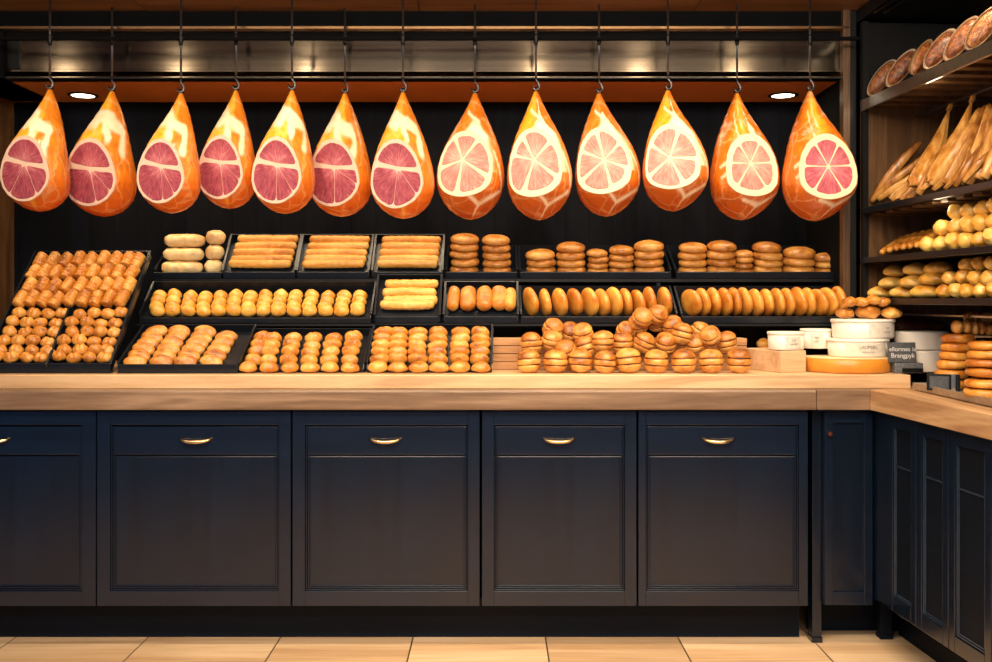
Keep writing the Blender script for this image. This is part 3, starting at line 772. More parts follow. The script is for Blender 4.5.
def layer_bm(seed, z0, z1, r, H=.086):
    """one layer of a round three-layer bun, following the round outline of the whole"""
    bm = B(); K = 12; prof = []
    for i in range(K+1):
        t = i/K
        z = z0 + (z1-z0)*(.5 - .5*math.cos(PI*t))
        q = (z - H*.48)/(H*.52)
        env = r*math.sqrt(max(0, 1 - abs(q)**2.5))**.9
        lip = min(1, .86 + .14*math.sin(PI*t)**.6)
        if z < .004 or z > H-.002: lip = 1
        prof.append((max(.0005, env*lip), z))
    prof = [(0, prof[0][1])] + prof + [(0, prof[-1][1])]
    lathe(bm, prof, 24); disp(bm, .055*r, 30, seed)
    return bm
class Layered:
    def __init__(s):
        s.p = []
        for i in range(3):
            R = .0455
            root = bpy.data.objects.new('layered_bun', None); root.empty_display_size = .03
            kids = []
            for nm, a, mt in (('bun_bottom', (.0, .027, R), 'layer'), ('bun_middle', (.0300, .051, R), 'layer'), ('bun_top', (.054, .086, R), 'layer'), ('filling', (.018, .064, R*.90), 'fill')):
                bm = layer_bm(i*5+len(kids), *a); bmesh.ops.recalc_face_normals(bm, faces=bm.faces)
                for f in bm.faces: f.smooth = True
                me = bpy.data.meshes.new(nm); bm.to_mesh(me); bm.free(); me.materials.append(M[mt])
                c = bpy.data.objects.new(nm, me); c.parent = root; kids.append(c)
            s.p.append([root, kids, False])
        s.i = 0
    def put(s, label, group, loc, rot, sc):
        rec = s.p[s.i % 3]; s.i += 1
        root, kids, used = rec
        if used:
            r2 = root.copy(); k2 = []
            for k in kids:
                c = k.copy(); c.parent = r2; k2.append(c)
            root, kids = r2, k2
        rec[2] = True
        col.objects.link(root)
        for k in kids: col.objects.link(k)
        root.matrix_world = Matrix.Translation(loc) @ rot.to_4x4() @ Matrix.Diagonal((sc, sc, sc, 1))
        tag(root, label, 'bun', group)
LB = Layered()
front = [529.5, 555, 581, 605, 628, 656, 684, 711, 739]
for k, px in enumerate(front):
    p = at(px, 373.3, 3.60)
    LB.put(f'layered bun standing on the riser, {ORD[k+1]} from the left in the pile\'s front row', 'front row of the layered bun pile', Vector((p.x, 3.60 + U(-.006, .006), ZR+.001)), Rx(D(U(-4, 2))) @ Ry(D(U(-5, 5))) @ Rz(U(0, 6)), U(.97, 1.06) * (1 if k not in (2, 3) else .95))
second = [(533, 343), (551, 342), (569, 349), (587, 347), (603, 344), (621, 343), (641, 341), (664, 341), (679, 336), (695, 343), (712, 335), (728, 341)]
for k, (px, py) in enumerate(second):
    Y = 3.672 + (.022 if k % 2 else 0)
    p = at(px, py, Y)
    LB.put(f'layered bun resting on the front row, {ORD[k+1]} from the left in the pile\'s second layer', 'second layer of the layered bun pile', p - Vector((0, 0, .038)), Rx(D(U(0, 45))) @ Ry(D(U(-25, 25))) @ Rz(U(0, 6)), U(.84, .93))
third = [(550, 329), (568, 331), (583, 335), (622, 331), (640, 322), (658, 323), (653, 313.5), (695, 330), (676, 327), (640, 317)]
for k, (px, py) in enumerate(sorted(third)):
    Y = 3.735 + (.03 if k % 2 else 0)
    p = at(px, py, Y)
    LB.put(f'layered bun on top of the pile, {ORD[k+1]} from the left among the crest buns', 'crest of the layered bun pile', p - Vector((0, 0, .036)), Rx(D(U(10, 60))) @ Ry(D(U(-30, 30))) @ Rz(U(0, 6)), U(.82, .90))

# ------------------------------------------------------------------ hams
HY = [3.77, 3.90, 3.78, 3.88, 3.77, 3.91, 3.79, 3.86, 3.80, 3.86, 3.80, 3.86, 3.80]
PROF = [(0, .035), (.03, .085), (.08, .165), (.15, .285), (.22, .405), (.30, .54), (.38, .665), (.46, .78), (.54, .875), (.62, .955), (.69, .995), (.75, 1.0), (.81, .96), (.87, .86), (.92, .70), (.96, .50), (.985, .30), (1, 0)]
PROFB = [(0, .035), (.03, .085), (.08, .165), (.15, .29), (.22, .42), (.30, .57), (.38, .705), (.46, .825), (.54, .915), (.62, .98), (.68, 1.0), (.74, .99), (.80, .94), (.86, .83), (.91, .68), (.955, .47), (.985, .26), (1, 0)]
def prof_at(P, f):
    for (a, ra), (b, rb) in zip(P, P[1:]):
        if f <= b:
            t = (f-a)/(b-a); t2 = t*t*(3-2*t)*.35 + t*.65
            return ra + (rb-ra)*t2
    return 0
def sstep(a, b, x):
    t = min(1, max(0, (x-a)/(b-a))); return t*t*(3-2*t)
def seg_d(p, a, b):
    ax, ay = a; bx, by = b; dx, dy = bx-ax, by-ay
    t = max(0, min(1, ((p[0]-ax)*dx + (p[1]-ay)*dy)/(dx*dx+dy*dy)))
    return math.hypot(p[0]-ax-dx*t, p[1]-ay-dy*t)

def chaikin(P, n=2):
    for _ in range(n):
        Q = []
        for a, b in zip(P, P[1:] + P[:1]): Q += [a*.75 + b*.25, a*.25 + b*.75]
        P = Q
    return P
def clip(P, n, c):
    """keep n.p >= c"""
    out = []
    for a, b in zip(P, P[1:] + P[:1]):
        da, db = n.dot(a)-c, n.dot(b)-c
        if da >= 0: out.append(a)
        if (da >= 0) != (db >= 0): out.append(a + (b-a)*(da/(da-db)))
    return out

def ham(px0, px1, pxk, top, bot, n, dist, typ, label, mats, star, sectors, gap, ring, seed):
    Y = HY[seed-1]
    H = (bot-top)*Y/1000; R = (px1-px0)*Y/2000*.975
    knot = at(pxk, top, Y); xc = wx((px0+px1)/2, Y) - knot.x
    root = empty('hanging_ham', knot, None, label, 'ham', 'hams hanging from the rail')
    P_ = PROF if typ == 'A' else PROFB
    bm = B(); nr, na = 84, 96
    belly = {'A': .26, 'B': .46, 'C': .40}[typ]*R
    def yo(f): return -belly*sstep(.10, .56, f)*(1 - sstep(.72, 1.0, f))
    rings = []
    for i in range(nr+1):
        f = (i/nr)
        r = prof_at(P_, f)*R
        cxx = xc*sstep(0, .7, f)
        if i == nr: rings.append([bm.verts.new((cxx, yo(1), -H))]); continue
        rg = []
        for k in range(na):
            a = 2*PI*k/na
            w = 1 + .02*noise.noise(Vector((math.cos(a)*1.5+seed*5, math.sin(a)*1.5, f*4)))
            if f < .5: w += .05*(1-f/.5)*math.sin(a*5+seed)*.6
            rg.append(bm.verts.new((cxx + r*w*math.cos(a), r*.86*w*math.sin(a) + yo(f), -H*f)))
        rings.append(rg)
    bm.faces.new(rings[0][::-1])
    for a, b in zip(rings, rings[1:]):
        for k in range(na):
            k2 = (k+1) % na
            if len(b) == 1: bm.faces.new((a[k], b[0], a[k2]))
            else: bm.faces.new((a[k], b[k], b[k2], a[k2]))
    nrm = Vector(n).normalized()
    fz = {'A': .66, 'B': .62, 'C': .62}[typ]
    pc = Vector((xc, -belly, -H*fz)) + nrm*dist*R
    res = bmesh.ops.bisect_plane(bm, geom=bm.verts[:]+bm.edges[:]+bm.faces[:], plane_co=pc, plane_no=nrm, clear_outer=True)
    cut = [v.co.copy() for v in res['geom_cut'] if isinstance(v, bmesh.types.BMVert)]
    # plane basis
    e1 = Vector((0, 0, 1)).cross(-nrm).cross(Vector((0,0,0))) if False else Vector((-nrm.y, nrm.x, 0)).normalized()
    if e1.x < 0: e1 = -e1
    e2 = nrm.cross(e1).normalized()
    if e2.z < 0: e2 = -e2
    cen = sum(cut, Vector())/len(cut)
    # keep only the main loop
    uv = sorted([((c-cen).dot(e1), (c-cen).dot(e2)) for c in cut], key=lambda q: math.atan2(q[1], q[0]))
    loop = []
    for q in uv:
        v = Vector(q)
        if not loop or (v-loop[-1]).length > .0008: loop.append(v)
    us = [q.x for q in loop]; vs = [q.y for q in loop]
    mid = Vector(((min(us)+max(us))/2, (min(vs)+max(vs))/2)); ext = Vector(((max(us)-min(us))/2, (max(vs)-min(vs))/2))
    fat_l = bm.verts.layers.float.new('fat'); am_l = bm.verts.layers.float.new('amber'); de_l = bm.verts.layers.float.new('deep')
    ftop = -(cen + e2*max(vs)).z/H
    for v in bm.verts:
        f = -v.co.z/H
        th = math.atan2(v.co.x - xc*sstep(0, .7, f), -(v.co.y - yo(f)))      # 0 = toward the viewer, + = right
        nz = noise.noise(v.co*26 + Vector((seed*3, 0, 0)))*.5 + noise.noise(v.co*70)*.2
        q = (th*.42, f)
        fat = 0; am = 0; de = sstep(.62, .95, f)
        if typ == 'A':
            # pale cap between neck and cut face, amber panes, orange flank
            am = sstep(.1, -.35, th - .35 + nz*.5)*sstep(.5, .40, f)
            am = max(am, .75*sstep(.2, .02, abs(th-.1))*sstep(.02, .1, f)*(seed % 3 == 1))
            lines = [((-.65, .20), (-.1, .25)), ((-.1, .25), (.42, .34)), ((-.05, .25), (.10, .42)), ((.42, .34), (.36, .52)), ((-.60, .24), (-.2, .28)), ((.02, .0), (-.1, .24))]
            jx, jy = .10*math.sin(seed*2.3), .025*math.cos(seed*3.7)
            q2 = (q[0] + jx + .05*noise.noise(v.co*9 + Vector((seed*2, 0, 0))), q[1] + jy + .03*noise.noise(v.co*11 + Vector((0, seed*2, 0))))
            d = min(seg_d(q2, a, b) for a, b in lines[:5]) + nz*.045
            fat = sstep(.075, .030, d)
            fat = max(fat, sstep(.10, .04, seg_d(q, (-.42, .20 + .02*(seed % 3)), (-.12, .26)) + nz*.03))
            am = max(am, .9*(th < .25)*(f < .46)*(f > .22))
            if seed % 2: am *= .9 if f > .2 else .35
        elif typ == 'B':
            am = sstep(.15, -.5, th + nz*.6)*sstep(.55, .35, f)*(.25 if seed in (8, 10) else 1)
            c0 = .12 + .10*(seed % 2)
            wth = .03 + .85*sstep(.16, ftop+.08, f)
            fat = sstep(wth, wth*.55, abs(th - c0 - .1*(f-.2)) * (1) + nz*.25)*sstep(.02 if seed != 8 else .15, .12 if seed != 8 else .32, f)*(f < .66)
            lines = [((-.30, .16), (.2, .26)), ((-.1, .80), (.16, .90)), ((.16, .90), (.10, .985)), ((.16, .90), (.5, .80)), ((.40, .50), (.55, .8))]
            d = min(seg_d(q, a, b) for a, b in lines) + nz*.012
            fat = max(fat, .85*sstep(.024, .008, d))
        else:
            am = sstep(.75, .0, abs(th+.1) + nz*.8)*sstep(.62, .2, f)
            if seed == 12:
                wth = .02 + .22*sstep(.12, .4, f)
                fat = sstep(wth, wth*.5, abs(th - .33 - .3*(f-.2)) + nz*.25)*sstep(.10, .2, f)*(f < .6)
            lines = [((-.25, .18), (-.15, .40)), ((-.45, .62), (-.22, .54)), ((-.42, .70), (-.2, .62)), ((-.1, .86), (.2, .90)), ((.2, .90), (.1, .99)), ((.2, .90), (.6, .78)), ((-.1, .12), (-.06, .3))]
            d = min(seg_d(q, a, b) for a, b in lines) + nz*.014
            fat = max(fat, .8*sstep(.020, .006, d))
            if f < .55: fat = max(fat, .35*sstep(.25, .5, nz + .1))
        v[fat_l] = fat; v[am_l] = am; v[de_l] = de
    obj('rind', bm, M[mats[0]], root, smooth=True)
    # cut face with its fat rim
    star_v = mid + Vector((star[0]*ext.x, star[1]*ext.y))
    rot = Matrix((e1, e2, nrm)).transposed().to_4x4()
    if rot.to_3x3().determinant() < 0:
        rot = Matrix((e1, e2, -nrm)).transposed().to_4x4()
    face_pos = cen + e1*star_v.x + e2*star_v.y
    flip = 1 if (rot.to_3x3() @ Vector((0, 0, 1))).dot(nrm) > 0 else -1
    bm = B()
    lp = [q - star_v for q in loop]
    A_ = [bm.verts.new((q.x*1.004, q.y*1.004, -.002*flip)) for q in lp]
    C_ = [bm.verts.new((q.x*.985, q.y*.985, .0035*flip)) for q in lp]
    for i in range(len(lp)):
        j = (i+1) % len(lp); bm.faces.new((A_[i], A_[j], C_[j], C_[i]))
    bm.faces.new(C_)
    bmesh.ops.triangulate(bm, faces=[f for f in bm.faces if len(f.verts) > 4])
    cf = obj('cut_face', bm, M[mats[1]], root)
    cf.matrix_local = Matrix.Translation(face_pos) @ rot
    g = gap*R
    m2 = mid - star_v
    for sec in sectors:
        a0, a1, sc = sec[:3]; g0, g1 = (sec[3]*R, sec[4]*R) if len(sec) > 3 else (g, g)
        a0, a1 = math.radians(a0), math.radians(a1)
        sc = sc*1.045 if typ == 'B' else sc
        inner = [m2 + Vector((q.x-m2.x, q.y-m2.y))*sc + Vector((0, -ring*.3*ext.y)) for q in lp]
        n0 = Vector((-math.sin(a0), math.cos(a0))); n1 = Vector((math.sin(a1), -math.cos(a1)))
        P = clip(inner, n0, g0/2)
        if a1-a0 <= PI+.3 and len(P) > 2: P = clip(P, n1, g1/2) if a1-a0 < PI else P
        if len(P) < 3: continue
        # resample evenly and soften the corners
        per = [(P[(i+1) % len(P)]-P[i]).length for i in range(len(P))]; tot = sum(per); S = 44; Q = []; acc = 0; i = 0
        for k in range(S):
            d = tot*k/S
            while acc + per[i] < d: acc += per[i]; i += 1
            Q.append(P[i] + (P[(i+1) % len(P)]-P[i])*((d-acc)/max(per[i], 1e-9)))
        for _ in range(3): Q = [(Q[i-1] + Q[i]*2 + Q[(i+1) % S])/4 for i in range(S)]
        Q = [q*(1 + .018*noise.noise(Vector((q.x*60, q.y*60, seed)))) for q in Q]
        bm = B()
        a_ = [bm.verts.new((q.x, q.y, .0036*flip)) for q in Q]
        ce_ = sum(Q, Vector((0, 0)))/S
        b_ = [bm.verts.new((*(ce_ + (q-ce_)*.965), .0052*flip)) for q in Q]
        for i in range(S): bm.faces.new((a_[i], a_[(i+1) % S], b_[(i+1) % S], b_[i]))
        bm.faces.new(b_); bmesh.ops.triangulate(bm, faces=[f for f in bm.faces if len(f.verts) > 4])
        obj('muscle', bm, M[mats[2]], cf)

def meat_hook(px, top, label, Y):
    Y = Y; x = wx(px, Y); zt = wz(top, Y)
    r = empty('meat_hook', (x, Y, zt), None, label, 'hook', 'hooks on the hanging rail')
    obj('rod', tube(B(), [(0, 0, ZC-.001-zt), (0, 0, .05)], .0042, 10), M['iron'], r, smooth=True)
    zc = wz(40, Y) - zt
    obj('collar', lathe(B(), [(0, zc+.022), (.009, zc+.02), (.011, zc+.012), (.0075, zc+.004), (.009, zc-.006), (.006, zc-.022), (0, zc-.024)], 14), M['black'], r, smooth=True)
    pts = [(0, 0, .055), (.001, -.003, .035), (.009, -.004, .026), (.013, -.004, .014), (.009, -.006, .002), (-.002, -.010, -.004), (-.011, -.010, .006), (-.012, -.006, .016)]
    obj('hook_bend', tube(B(), pts, [.0042, .0045, .0045, .004, .004, .0038, .003, .0018], 8), M['iron'], r, smooth=True)
    pts = [(.010*math.cos(k*PI/3), .010*math.sin(k*PI/3), .012 - .0012*k) for k in range(14)]
    obj('twine', tube(B(), pts, .0028, 6), M['black'], r, smooth=True)

# rail
r = empty('hanging_rail', (0, 3.80, wz(36.5, 3.8)), None, 'long black rail under the ceiling from which all hams hang', 'rail')
obj('bar', box(B(), WXL+.002, XR, .022, .040, -.006, .006), M['matte'], r)

SA = [(12, 168, .87), (172, 262, .88), (266, 368, .88)]
def secA(k):
    t = -14 + (k*5 % 9)
    m = t + 250 + (k*37 % 40); m2 = t + 305 + (k*17 % 30)
    return [(t+6, t+176, .90, .10, .10), (t+182, m, .90, .10, .012), (m, m2, .90, .012, .012), (m2, t+362, .90, .012, .10)]
secB = [[(-30, 52, .84), (56, 110, .82), (114, 200, .86), (204, 262, .84), (266, 326, .80)],
        [(-42, 40, .84), (44, 108, .84), (112, 158, .78), (162, 244, .86), (248, 314, .76)],
        [(-36, 30, .84), (33, 88, .84), (91, 140, .82), (143, 206, .84), (209, 268, .80), (271, 321, .72)],
        [(-28, 46, .84), (50, 118, .82), (121, 196, .86), (199, 270, .84), (274, 328, .78)]]
secC = [(5, 62, .80), (66, 118, .80), (122, 178, .80), (182, 236, .80), (240, 300, .80), (304, 361, .80)]
where = ['nearest the wall, first from the left', 'second from the left beside a ceiling lamp', 'third from the left', 'fourth from the left, slimmest of these',
         'fifth from the left', 'sixth from the left', 'seventh from the left, last of these']
hA = [(6, 73, 50, 88, 212), (69, 139, 112, 90, 217), (140, 203, 181, 92, 213.5), (200, 259, 236, 89, 209), (253.5, 317, 292, 89, 214), (309, 374, 345, 92, 217), (371, 436, 403, 91, 219)]
for k, (a, b_, kx, tp, bt) in enumerate(hA):
    ham(a, b_, kx, tp, bt, (-.25, -.95, -.09), .44, 'A', f'cured ham with dark pink split cut face, {where[k]}', ('rindA', 'fat', 'muscA'), (.06, .16 if k != 1 else .10), secA(k), .10, .05, k+1)
whereB = ['eighth from the left, deepest orange neck', 'ninth from the left, yellow neck with white streak', 'tenth from the left, orange neck and white shoulder', 'eleventh from the left, yellow neck']
hB = [(436.5, 505, 475, 92, 220), (506, 572, 536, 90, 220.5), (573, 639, 599, 92, 217), (639.5, 706, 668, 89, 211.5)]
for k, (a, b_, kx, tp, bt) in enumerate(hB):
    ham(a, b_, kx, tp, bt, (-.24, -.93, .12), .44, 'B', f'cured ham with pale segmented cut face, {whereB[k]}', ('rindB', 'fat_w', 'muscB'), (-.10 + .05*(k % 3), .12 - .05*k), [(x+k*9, y+k*9-4, z) for x, y, z in secB[k]], .022, .06, k+8)
ham(706.5, 776, 737, 92, 220.5, (.12, -.95, .10), .50, 'C', 'cured ham second from the wood post, small pale cut under a white streak', ('rindB', 'fat_w', 'muscB'), (-.05, .05), [(x, y, z-.02) for x, y, z in secC], .014, .05, 12)
ham(778, 852, 810, 90, 221.5, (.10, -.96, .05), .48, 'C', 'largest cured ham, hanging next to the wood post with a round rosy cut', ('rindB', 'fat_w', 'muscC'), (.0, .0), [(x, y, z+.02) for x, y, z in secC], .012, .06, 13)
for k, (px, tp) in enumerate([(h[2], h[3]) for h in hA] + [(h[2], h[3]) for h in hB] + [(737, 92), (810, 90)]):
    meat_hook(px, tp, f'dark iron hook and rod carrying the {ORD[k+1]} ham from the left', HY[k])

# ------------------------------------------------------------------ shelving unit of the wing
SX, SY = 1.425, 3.90
su = empty('shelving_unit', (SX, SY, 0), (0, 0, -PI/2 + WROT), 'dark open shelving unit above the side wing, stocked with breads', 'shelves')
def sp(t, s, z):
    """world point on the shelves; t toward the viewer, s depth"""
    return su.matrix_world @ Vector((t, s, z)) if False else wing(SX, SY, t, s, z)
LEN = 1.35
ZS = [1.985, 1.565, 1.372, 1.214]
for k, z in enumerate(ZS):
    sh = obj('shelf', box(B(), .004, LEN, .004, .50, z-.018, z-.001) if k else box(B(), .004, LEN, .004, .50, z-.012, z-.001), M['black'], su)
    obj('shelf_edge', box(B(), .0, LEN, -.006, .0035, z-(.042 if k == 0 else .020), z+.002), M['chrome'] if k == 0 else M['tray'], sh, bevel=.0015)
    if k < 2:
        bm = B()
        for i in range(12): box(bm, .05+i*.1, .05+i*.1+.045, .03, .48, z-.028, z-.0185 if k else z-.0125)
        obj('slat', bm, M['walnut'], sh)
    if k == 3: obj('lower_lip', box(B(), .0, LEN, .12, .126, z-.062, z-.056), M['chrome'], sh)
obj('end_panel', box(B(), -.012, .003, .0, .50, .955, ZS[0]-.0125), M['walnut'], su)
obj('top_panel', box(B(), -.012, .003, .0, .50, ZS[0]+.003, ZC-.06), M['black'], su)
obj('back_panel', box(B(), .003, LEN, .502, .512, .955, ZC-.06), M['greenish'], su)
for t0 in (.004,): obj('upright', box(B(), t0, t0+.02, -.004, .018, .955, ZC-.06), M['black'], su)
bm = tube(B(), [(.03, .02, ZS[1]-.03), (.034, .02, ZS[1]-.015), (.04, .02, ZS[1]-.03)], .002, 6)
bm.free()
obj('hanging_bar', tube(B(), [(.004, .22, ZS[0]-.055), (LEN, .22, ZS[0]-.055)], .005, 10), M['iron'], su)

# tarts on the top shelf
def tart_bms(L=.172, W=.070):
    shell = B(); n = 32
    def ring(k, z, s): return [shell.verts.new((W/2*s*math.cos(2*PI*i/n), L/2*s*math.sin(2*PI*i/n), z)) for i in range(n)]
    R_ = [ring(0, -.035, .55), ring(0, -.025, .8), ring(0, -.008, .96), ring(0, .0, 1), ring(0, .002, .95), ring(0, -.004, .84)]
    shell.faces.new(R_[0][::-1])
    for a, b in zip(R_, R_[1:]):
        for i in range(n): shell.faces.new((a[i], a[(i+1) % n], b[(i+1) % n], b[i]))
    fill = B(); R2 = []
    for s, z in ((.83, -.004), (.7, .004), (.5, .007), (.25, .008)):
        R2.append([fill.verts.new((W/2*s*math.cos(2*PI*i/n), L/2*s*math.sin(2*PI*i/n), z + .003*noise.noise(Vector((i*.9, s*9, 0))))) for i in range(n)])
    c = fill.verts.new((0, 0, .008))
    for a, b in zip(R2, R2[1:]):
        for i in range(n): fill.faces.new((a[i], a[(i+1) % n], b[(i+1) % n], b[i]))
    for i in range(n): fill.faces.new((R2[-1][i], R2[-1][(i+1) % n], c))
    return shell, fill
proto = None
tl = [(882, 67.5, 0), (901.5, 54, 0), (923, 48, 22), (940, 40, 4), (961, 29, -6), (983, 20.5, 2)]
tnames = ['closest to the wood post', 'second from the wood post', 'turned mostly away to show its pale shell', 'third to last toward the photo edge', 'slimmest, second to last toward the photo edge', 'cut by the photo edge']
for k, (px, py, tw) in enumerate(tl):
    # shelf edge line: solve t for px
    s0 = .055
    kx = (px-496)/1000
    t = (kx*(SY + DT*s0) - SX - s0)/(DT + kx)
    p = wing(SX, SY, t, s0, ZS[0] + .080)
    if proto is None:
        rt = empty('oval_tart'); a, b_ = tart_bms()
        o1 = obj('shell', a, M['tart_shell'], rt, smooth=True); o2 = obj('filling', b_, M['tart_fill'], rt, smooth=True)
        proto = (rt, o1, o2)
    else:
        rt = proto[0].copy(); col.objects.link(rt)
        for c in proto[1:]:
            d = c.copy(); d.parent = rt; col.objects.link(d)
    # face toward the viewer and outward, long axis leaning to the wall
    Rm = Rz(D(-24 + tw*2)) @ Ry(D(36)) @ Rx(D(86))
    rt.matrix_world = Matrix.Translation(p) @ Rm.to_4x4() @ Matrix.Diagonal((.92, .97, 1, 1))
    tag(rt, 'oval baked tart leaning on the top shelf, ' + tnames[k], 'tart', 'oval tarts on the top shelf')

# dried strips and two tied bundles on the second shelf
def strip_bm(p0, p1, w, seed, sag):
    """flat tapering blade from its foot p0 up to p1"""
    bm = B(); n = 16; rows = []
    ax = (p1-p0); side = Vector((-.15, -1, 0)).cross(ax).normalized(); nor = ax.cross(side).normalized()
    if nor.y > 0: nor = -nor
    for i in range(n+1):
        f = i/n
        c = p0 + ax*f + nor*(sag*math.sin(PI*f)) + side*(.012*math.sin(f*3+seed)) 
        ww = w*(.25 + .75*math.sin(PI*min(1, f*.78+.12))**.7)*(1 if f < .97 else .7)
        th = ww*.38
        ring = []
        for j in range(16):
            a = 2*PI*j/16
            ring.append(bm.verts.new(c + side*ww*.5*math.cos(a)*(1+.12*math.cos(j*PI)) + nor*th*.5*math.sin(a)*(1+.35*math.cos(j*PI+seed))))
        rows.append(ring)
    for a, b in zip(rows, rows[1:]):
        for j in range(16): bm.faces.new((a[j], a[(j+1) % 16], b[(j+1) % 16], b[j]))
    bm.faces.new(rows[0][::-1]); bm.faces.new(rows[-1])
    return bm
def solve_t(px, s):
    kx = (px-496)/1000
    return (kx*(SY + DT*s) - SX - s)/(DT + kx)
strips = [(869, 203, 921, 145, .026), (873, 205, 926, 152, .022), (880, 205, 930, 158, .022), (891, 202, 932, 158, .026), (899, 201, 936, 160, .024), (906, 198, 944, 165, .022),
          (918, 194, 960, 136, .030), (927, 193, 970, 118, .034), (936, 191, 978, 110, .036), (946, 189, 984, 108, .034), (956, 187, 992, 108, .034), (966, 184, 1000, 110, .034), (976, 182, 1008, 112, .034), (986, 180, 1016, 116, .034), (996, 178, 1026, 118, .034),
          (922, 195, 951, 160, .022), (932, 193, 963, 150, .022), (942, 191, 976, 146, .022), (953, 189, 986, 148, .022), (964, 186, 996, 150, .022)]
for k, (xa, ya, xb, yb, w) in enumerate(strips):
    s0 = .035 if k < 15 else .012
    ta = solve_t(xa + (4 if k == 0 else 0), s0); p0 = wing(SX, SY, ta, s0, ZS[1]+.019)
    s1 = .19 if k < 15 else .11; tb = ta + .07 
    tb = max(.03, solve_t(xb, s1)); q = wing(SX, SY, tb, s1, 0)
    p1 = Vector((q.x, q.y, wz(yb, q.y)))
    o = obj('dried_strip', strip_bm(p0, p1, w*(1.35 if k < 15 else 1.0), k, .022 + .016*(k % 3)), M['strip'], smooth=True)
    lab = (('long golden dried strip leaning on the second shelf, ' + (f'{ORD[k+1]} counted from the wood post' if k < 14 else 'last one past the photo edge')) if k < 15 else f'short slim dried strip in front of the long ones, {ORD[k-14]} from the wood post')
    tag(o, lab, 'dried strip', 'dried strips leaning on the second shelf')
for k, (xt, yt, xb, yb, w) in enumerate([(951, 88, 921, 186, .070), (974, 79, 940, 184, .070), (998, 73, 968, 180, .07)]):
    if k == 2: continue
    s0, s1 = .20, .06
    t_t = solve_t(xt, s0); pt = wing(SX, SY, t_t, s0 + .0, ZS[0]-.066); 
    t_b = solve_t(xb, s1); pb = wing(SX, SY, t_b, s1, ZS[1]+.05)
    root = empty('tied_bundle', pt, None, ['glossy golden tied bundle hanging under the top shelf, the one nearer the wood post', 'glossy golden tied bundle hanging under the top shelf, the one nearer the photo edge'][k], 'dried bundle', 'tied bundles under the top shelf')
    ax = pb-pt; bm = B(); rows = []; n = 22
    side = Vector((1, .25, 0)).normalized(); nor = Vector((.2, -1, .1)).normalized()
    for i in range(n+1):
        f = i/n
        ww = .014 + .105*sstep(0, .85, f)*(1 if f < .93 else .8)
        if f < .05: ww = .022
        if .05 <= f < .10: ww = .010
        c = ax*f + Vector((0, 0, -.03*math.sin(PI*f)*.6))
        rows.append([bm.verts.new(c + side*ww*.5*math.cos(2*PI*j/28)*(1+.10*math.sin(j*2.7)) + nor*ww*.34*math.sin(2*PI*j/28)*(1+.14*math.sin(j*1.9+f))) for j in range(28)])
    for a, b in zip(rows, rows[1:]):
        for j in range(28): bm.faces.new((a[j], a[(j+1) % 28], b[(j+1) % 28], b[j]))
    bm.faces.new(rows[0][::-1]); bm.faces.new(rows[-1])
    obj('skin', bm, M['sheath'], root, smooth=True)
    pts = [(.009*math.cos(j*PI/4), .009*math.sin(j*PI/4), 0) for j in range(17)]
    obj('tie', tube(B(), [Vector(q_) + ax*.07 for q_ in pts], .003, 6), M['crate_wood'], root)

# third shelf: sticks lying down, stacked round rolls
K_stick = Kind('bread_stick', 'bread stick', [lambda i=i: capsule_mesh(.17, .012, i+120, 'x', 6, .05, 1.2, 0, .10) for i in range(3)], M['roll'])
for k in range(7):
    s0 = .10; px = 893 + k*7.0
    p = wing(SX, SY, solve_t(px, s0), s0, ZS[2]+.004 + (.004*k if k < 3 else .010))
    p.z += .034
    K_stick.put(f'thin brown bread stick lying {ORD[k+1]} from the wood post on the third shelf', 'bread sticks on the third shelf', p, Rz(D(35)) @ Ry(D(-24)), (.95, 1, 1))
K_wr = Kind('pale_roll', 'bread roll', [lambda i=i: bun_mesh(.031, .029, .029, i+130, .20, .85) for i in range(3)], M['wing_roll'])
def wing_pile(rows, z, s0, dz, label, group, kind, sc=1, rot=0):
    for r, xs in enumerate(rows):
        for k, px in enumerate(xs):
            s = s0 + .012*r
            p = wing(SX, SY, solve_t(px, s), s, z + dz*r)
            kind.put(label.format(o=ORD[k+1], r=['bottom', 'second', 'third', 'top'][r]), group, p, Rz(U(-.5, .5) + rot), sc*U(.95, 1.06))
wing_pile([[929, 941, 954, 967, 980, 993], [943, 956, 969, 982, 995], [957, 970, 984, 997]], ZS[2]+.002, .045, .044, 'yellow roll {o} from the wood post, {r} layer of the third shelf pile', 'rolls piled on the third shelf', K_wr)
# hidden back row of the third shelf pile keeps the heap full
wing_pile([[950, 964, 978, 991]], ZS[2]+.002, .115, .04, 'yellow roll behind the third shelf pile, {o} from the wood post', 'rolls behind the third shelf pile', K_wr)
K_ov2 = Kind('oval_bun', 'bun', [lambda i=i: bun_mesh(.054, .036, .030, i+140, .14, .6) for i in range(3)], M['wing_roll'])
wing_pile([[881, 903, 925], [892, 914, 933], [896, 917, 937]], ZS[3]+.002, .06, .036, 'flattish oval bun {o} from the wood post, {r} layer of the fourth shelf', 'oval buns on the fourth shelf', K_ov2, .95, -.5)
wing_pile([[944, 956, 968, 981, 994], [950, 962, 976, 990], [966, 979, 993]], ZS[3]+.002, .04, .038, 'small yellow roll {o} from the oval buns, {r} layer of the fourth shelf', 'small rolls on the fourth shelf', K_wr, .86)
K_loaf = Kind('dark_loaf', 'loaf', [lambda: capsule_mesh(.20, .028, 150, 'x', 0, 0, 1.2, 0, .1)], M['dark_loaf'])

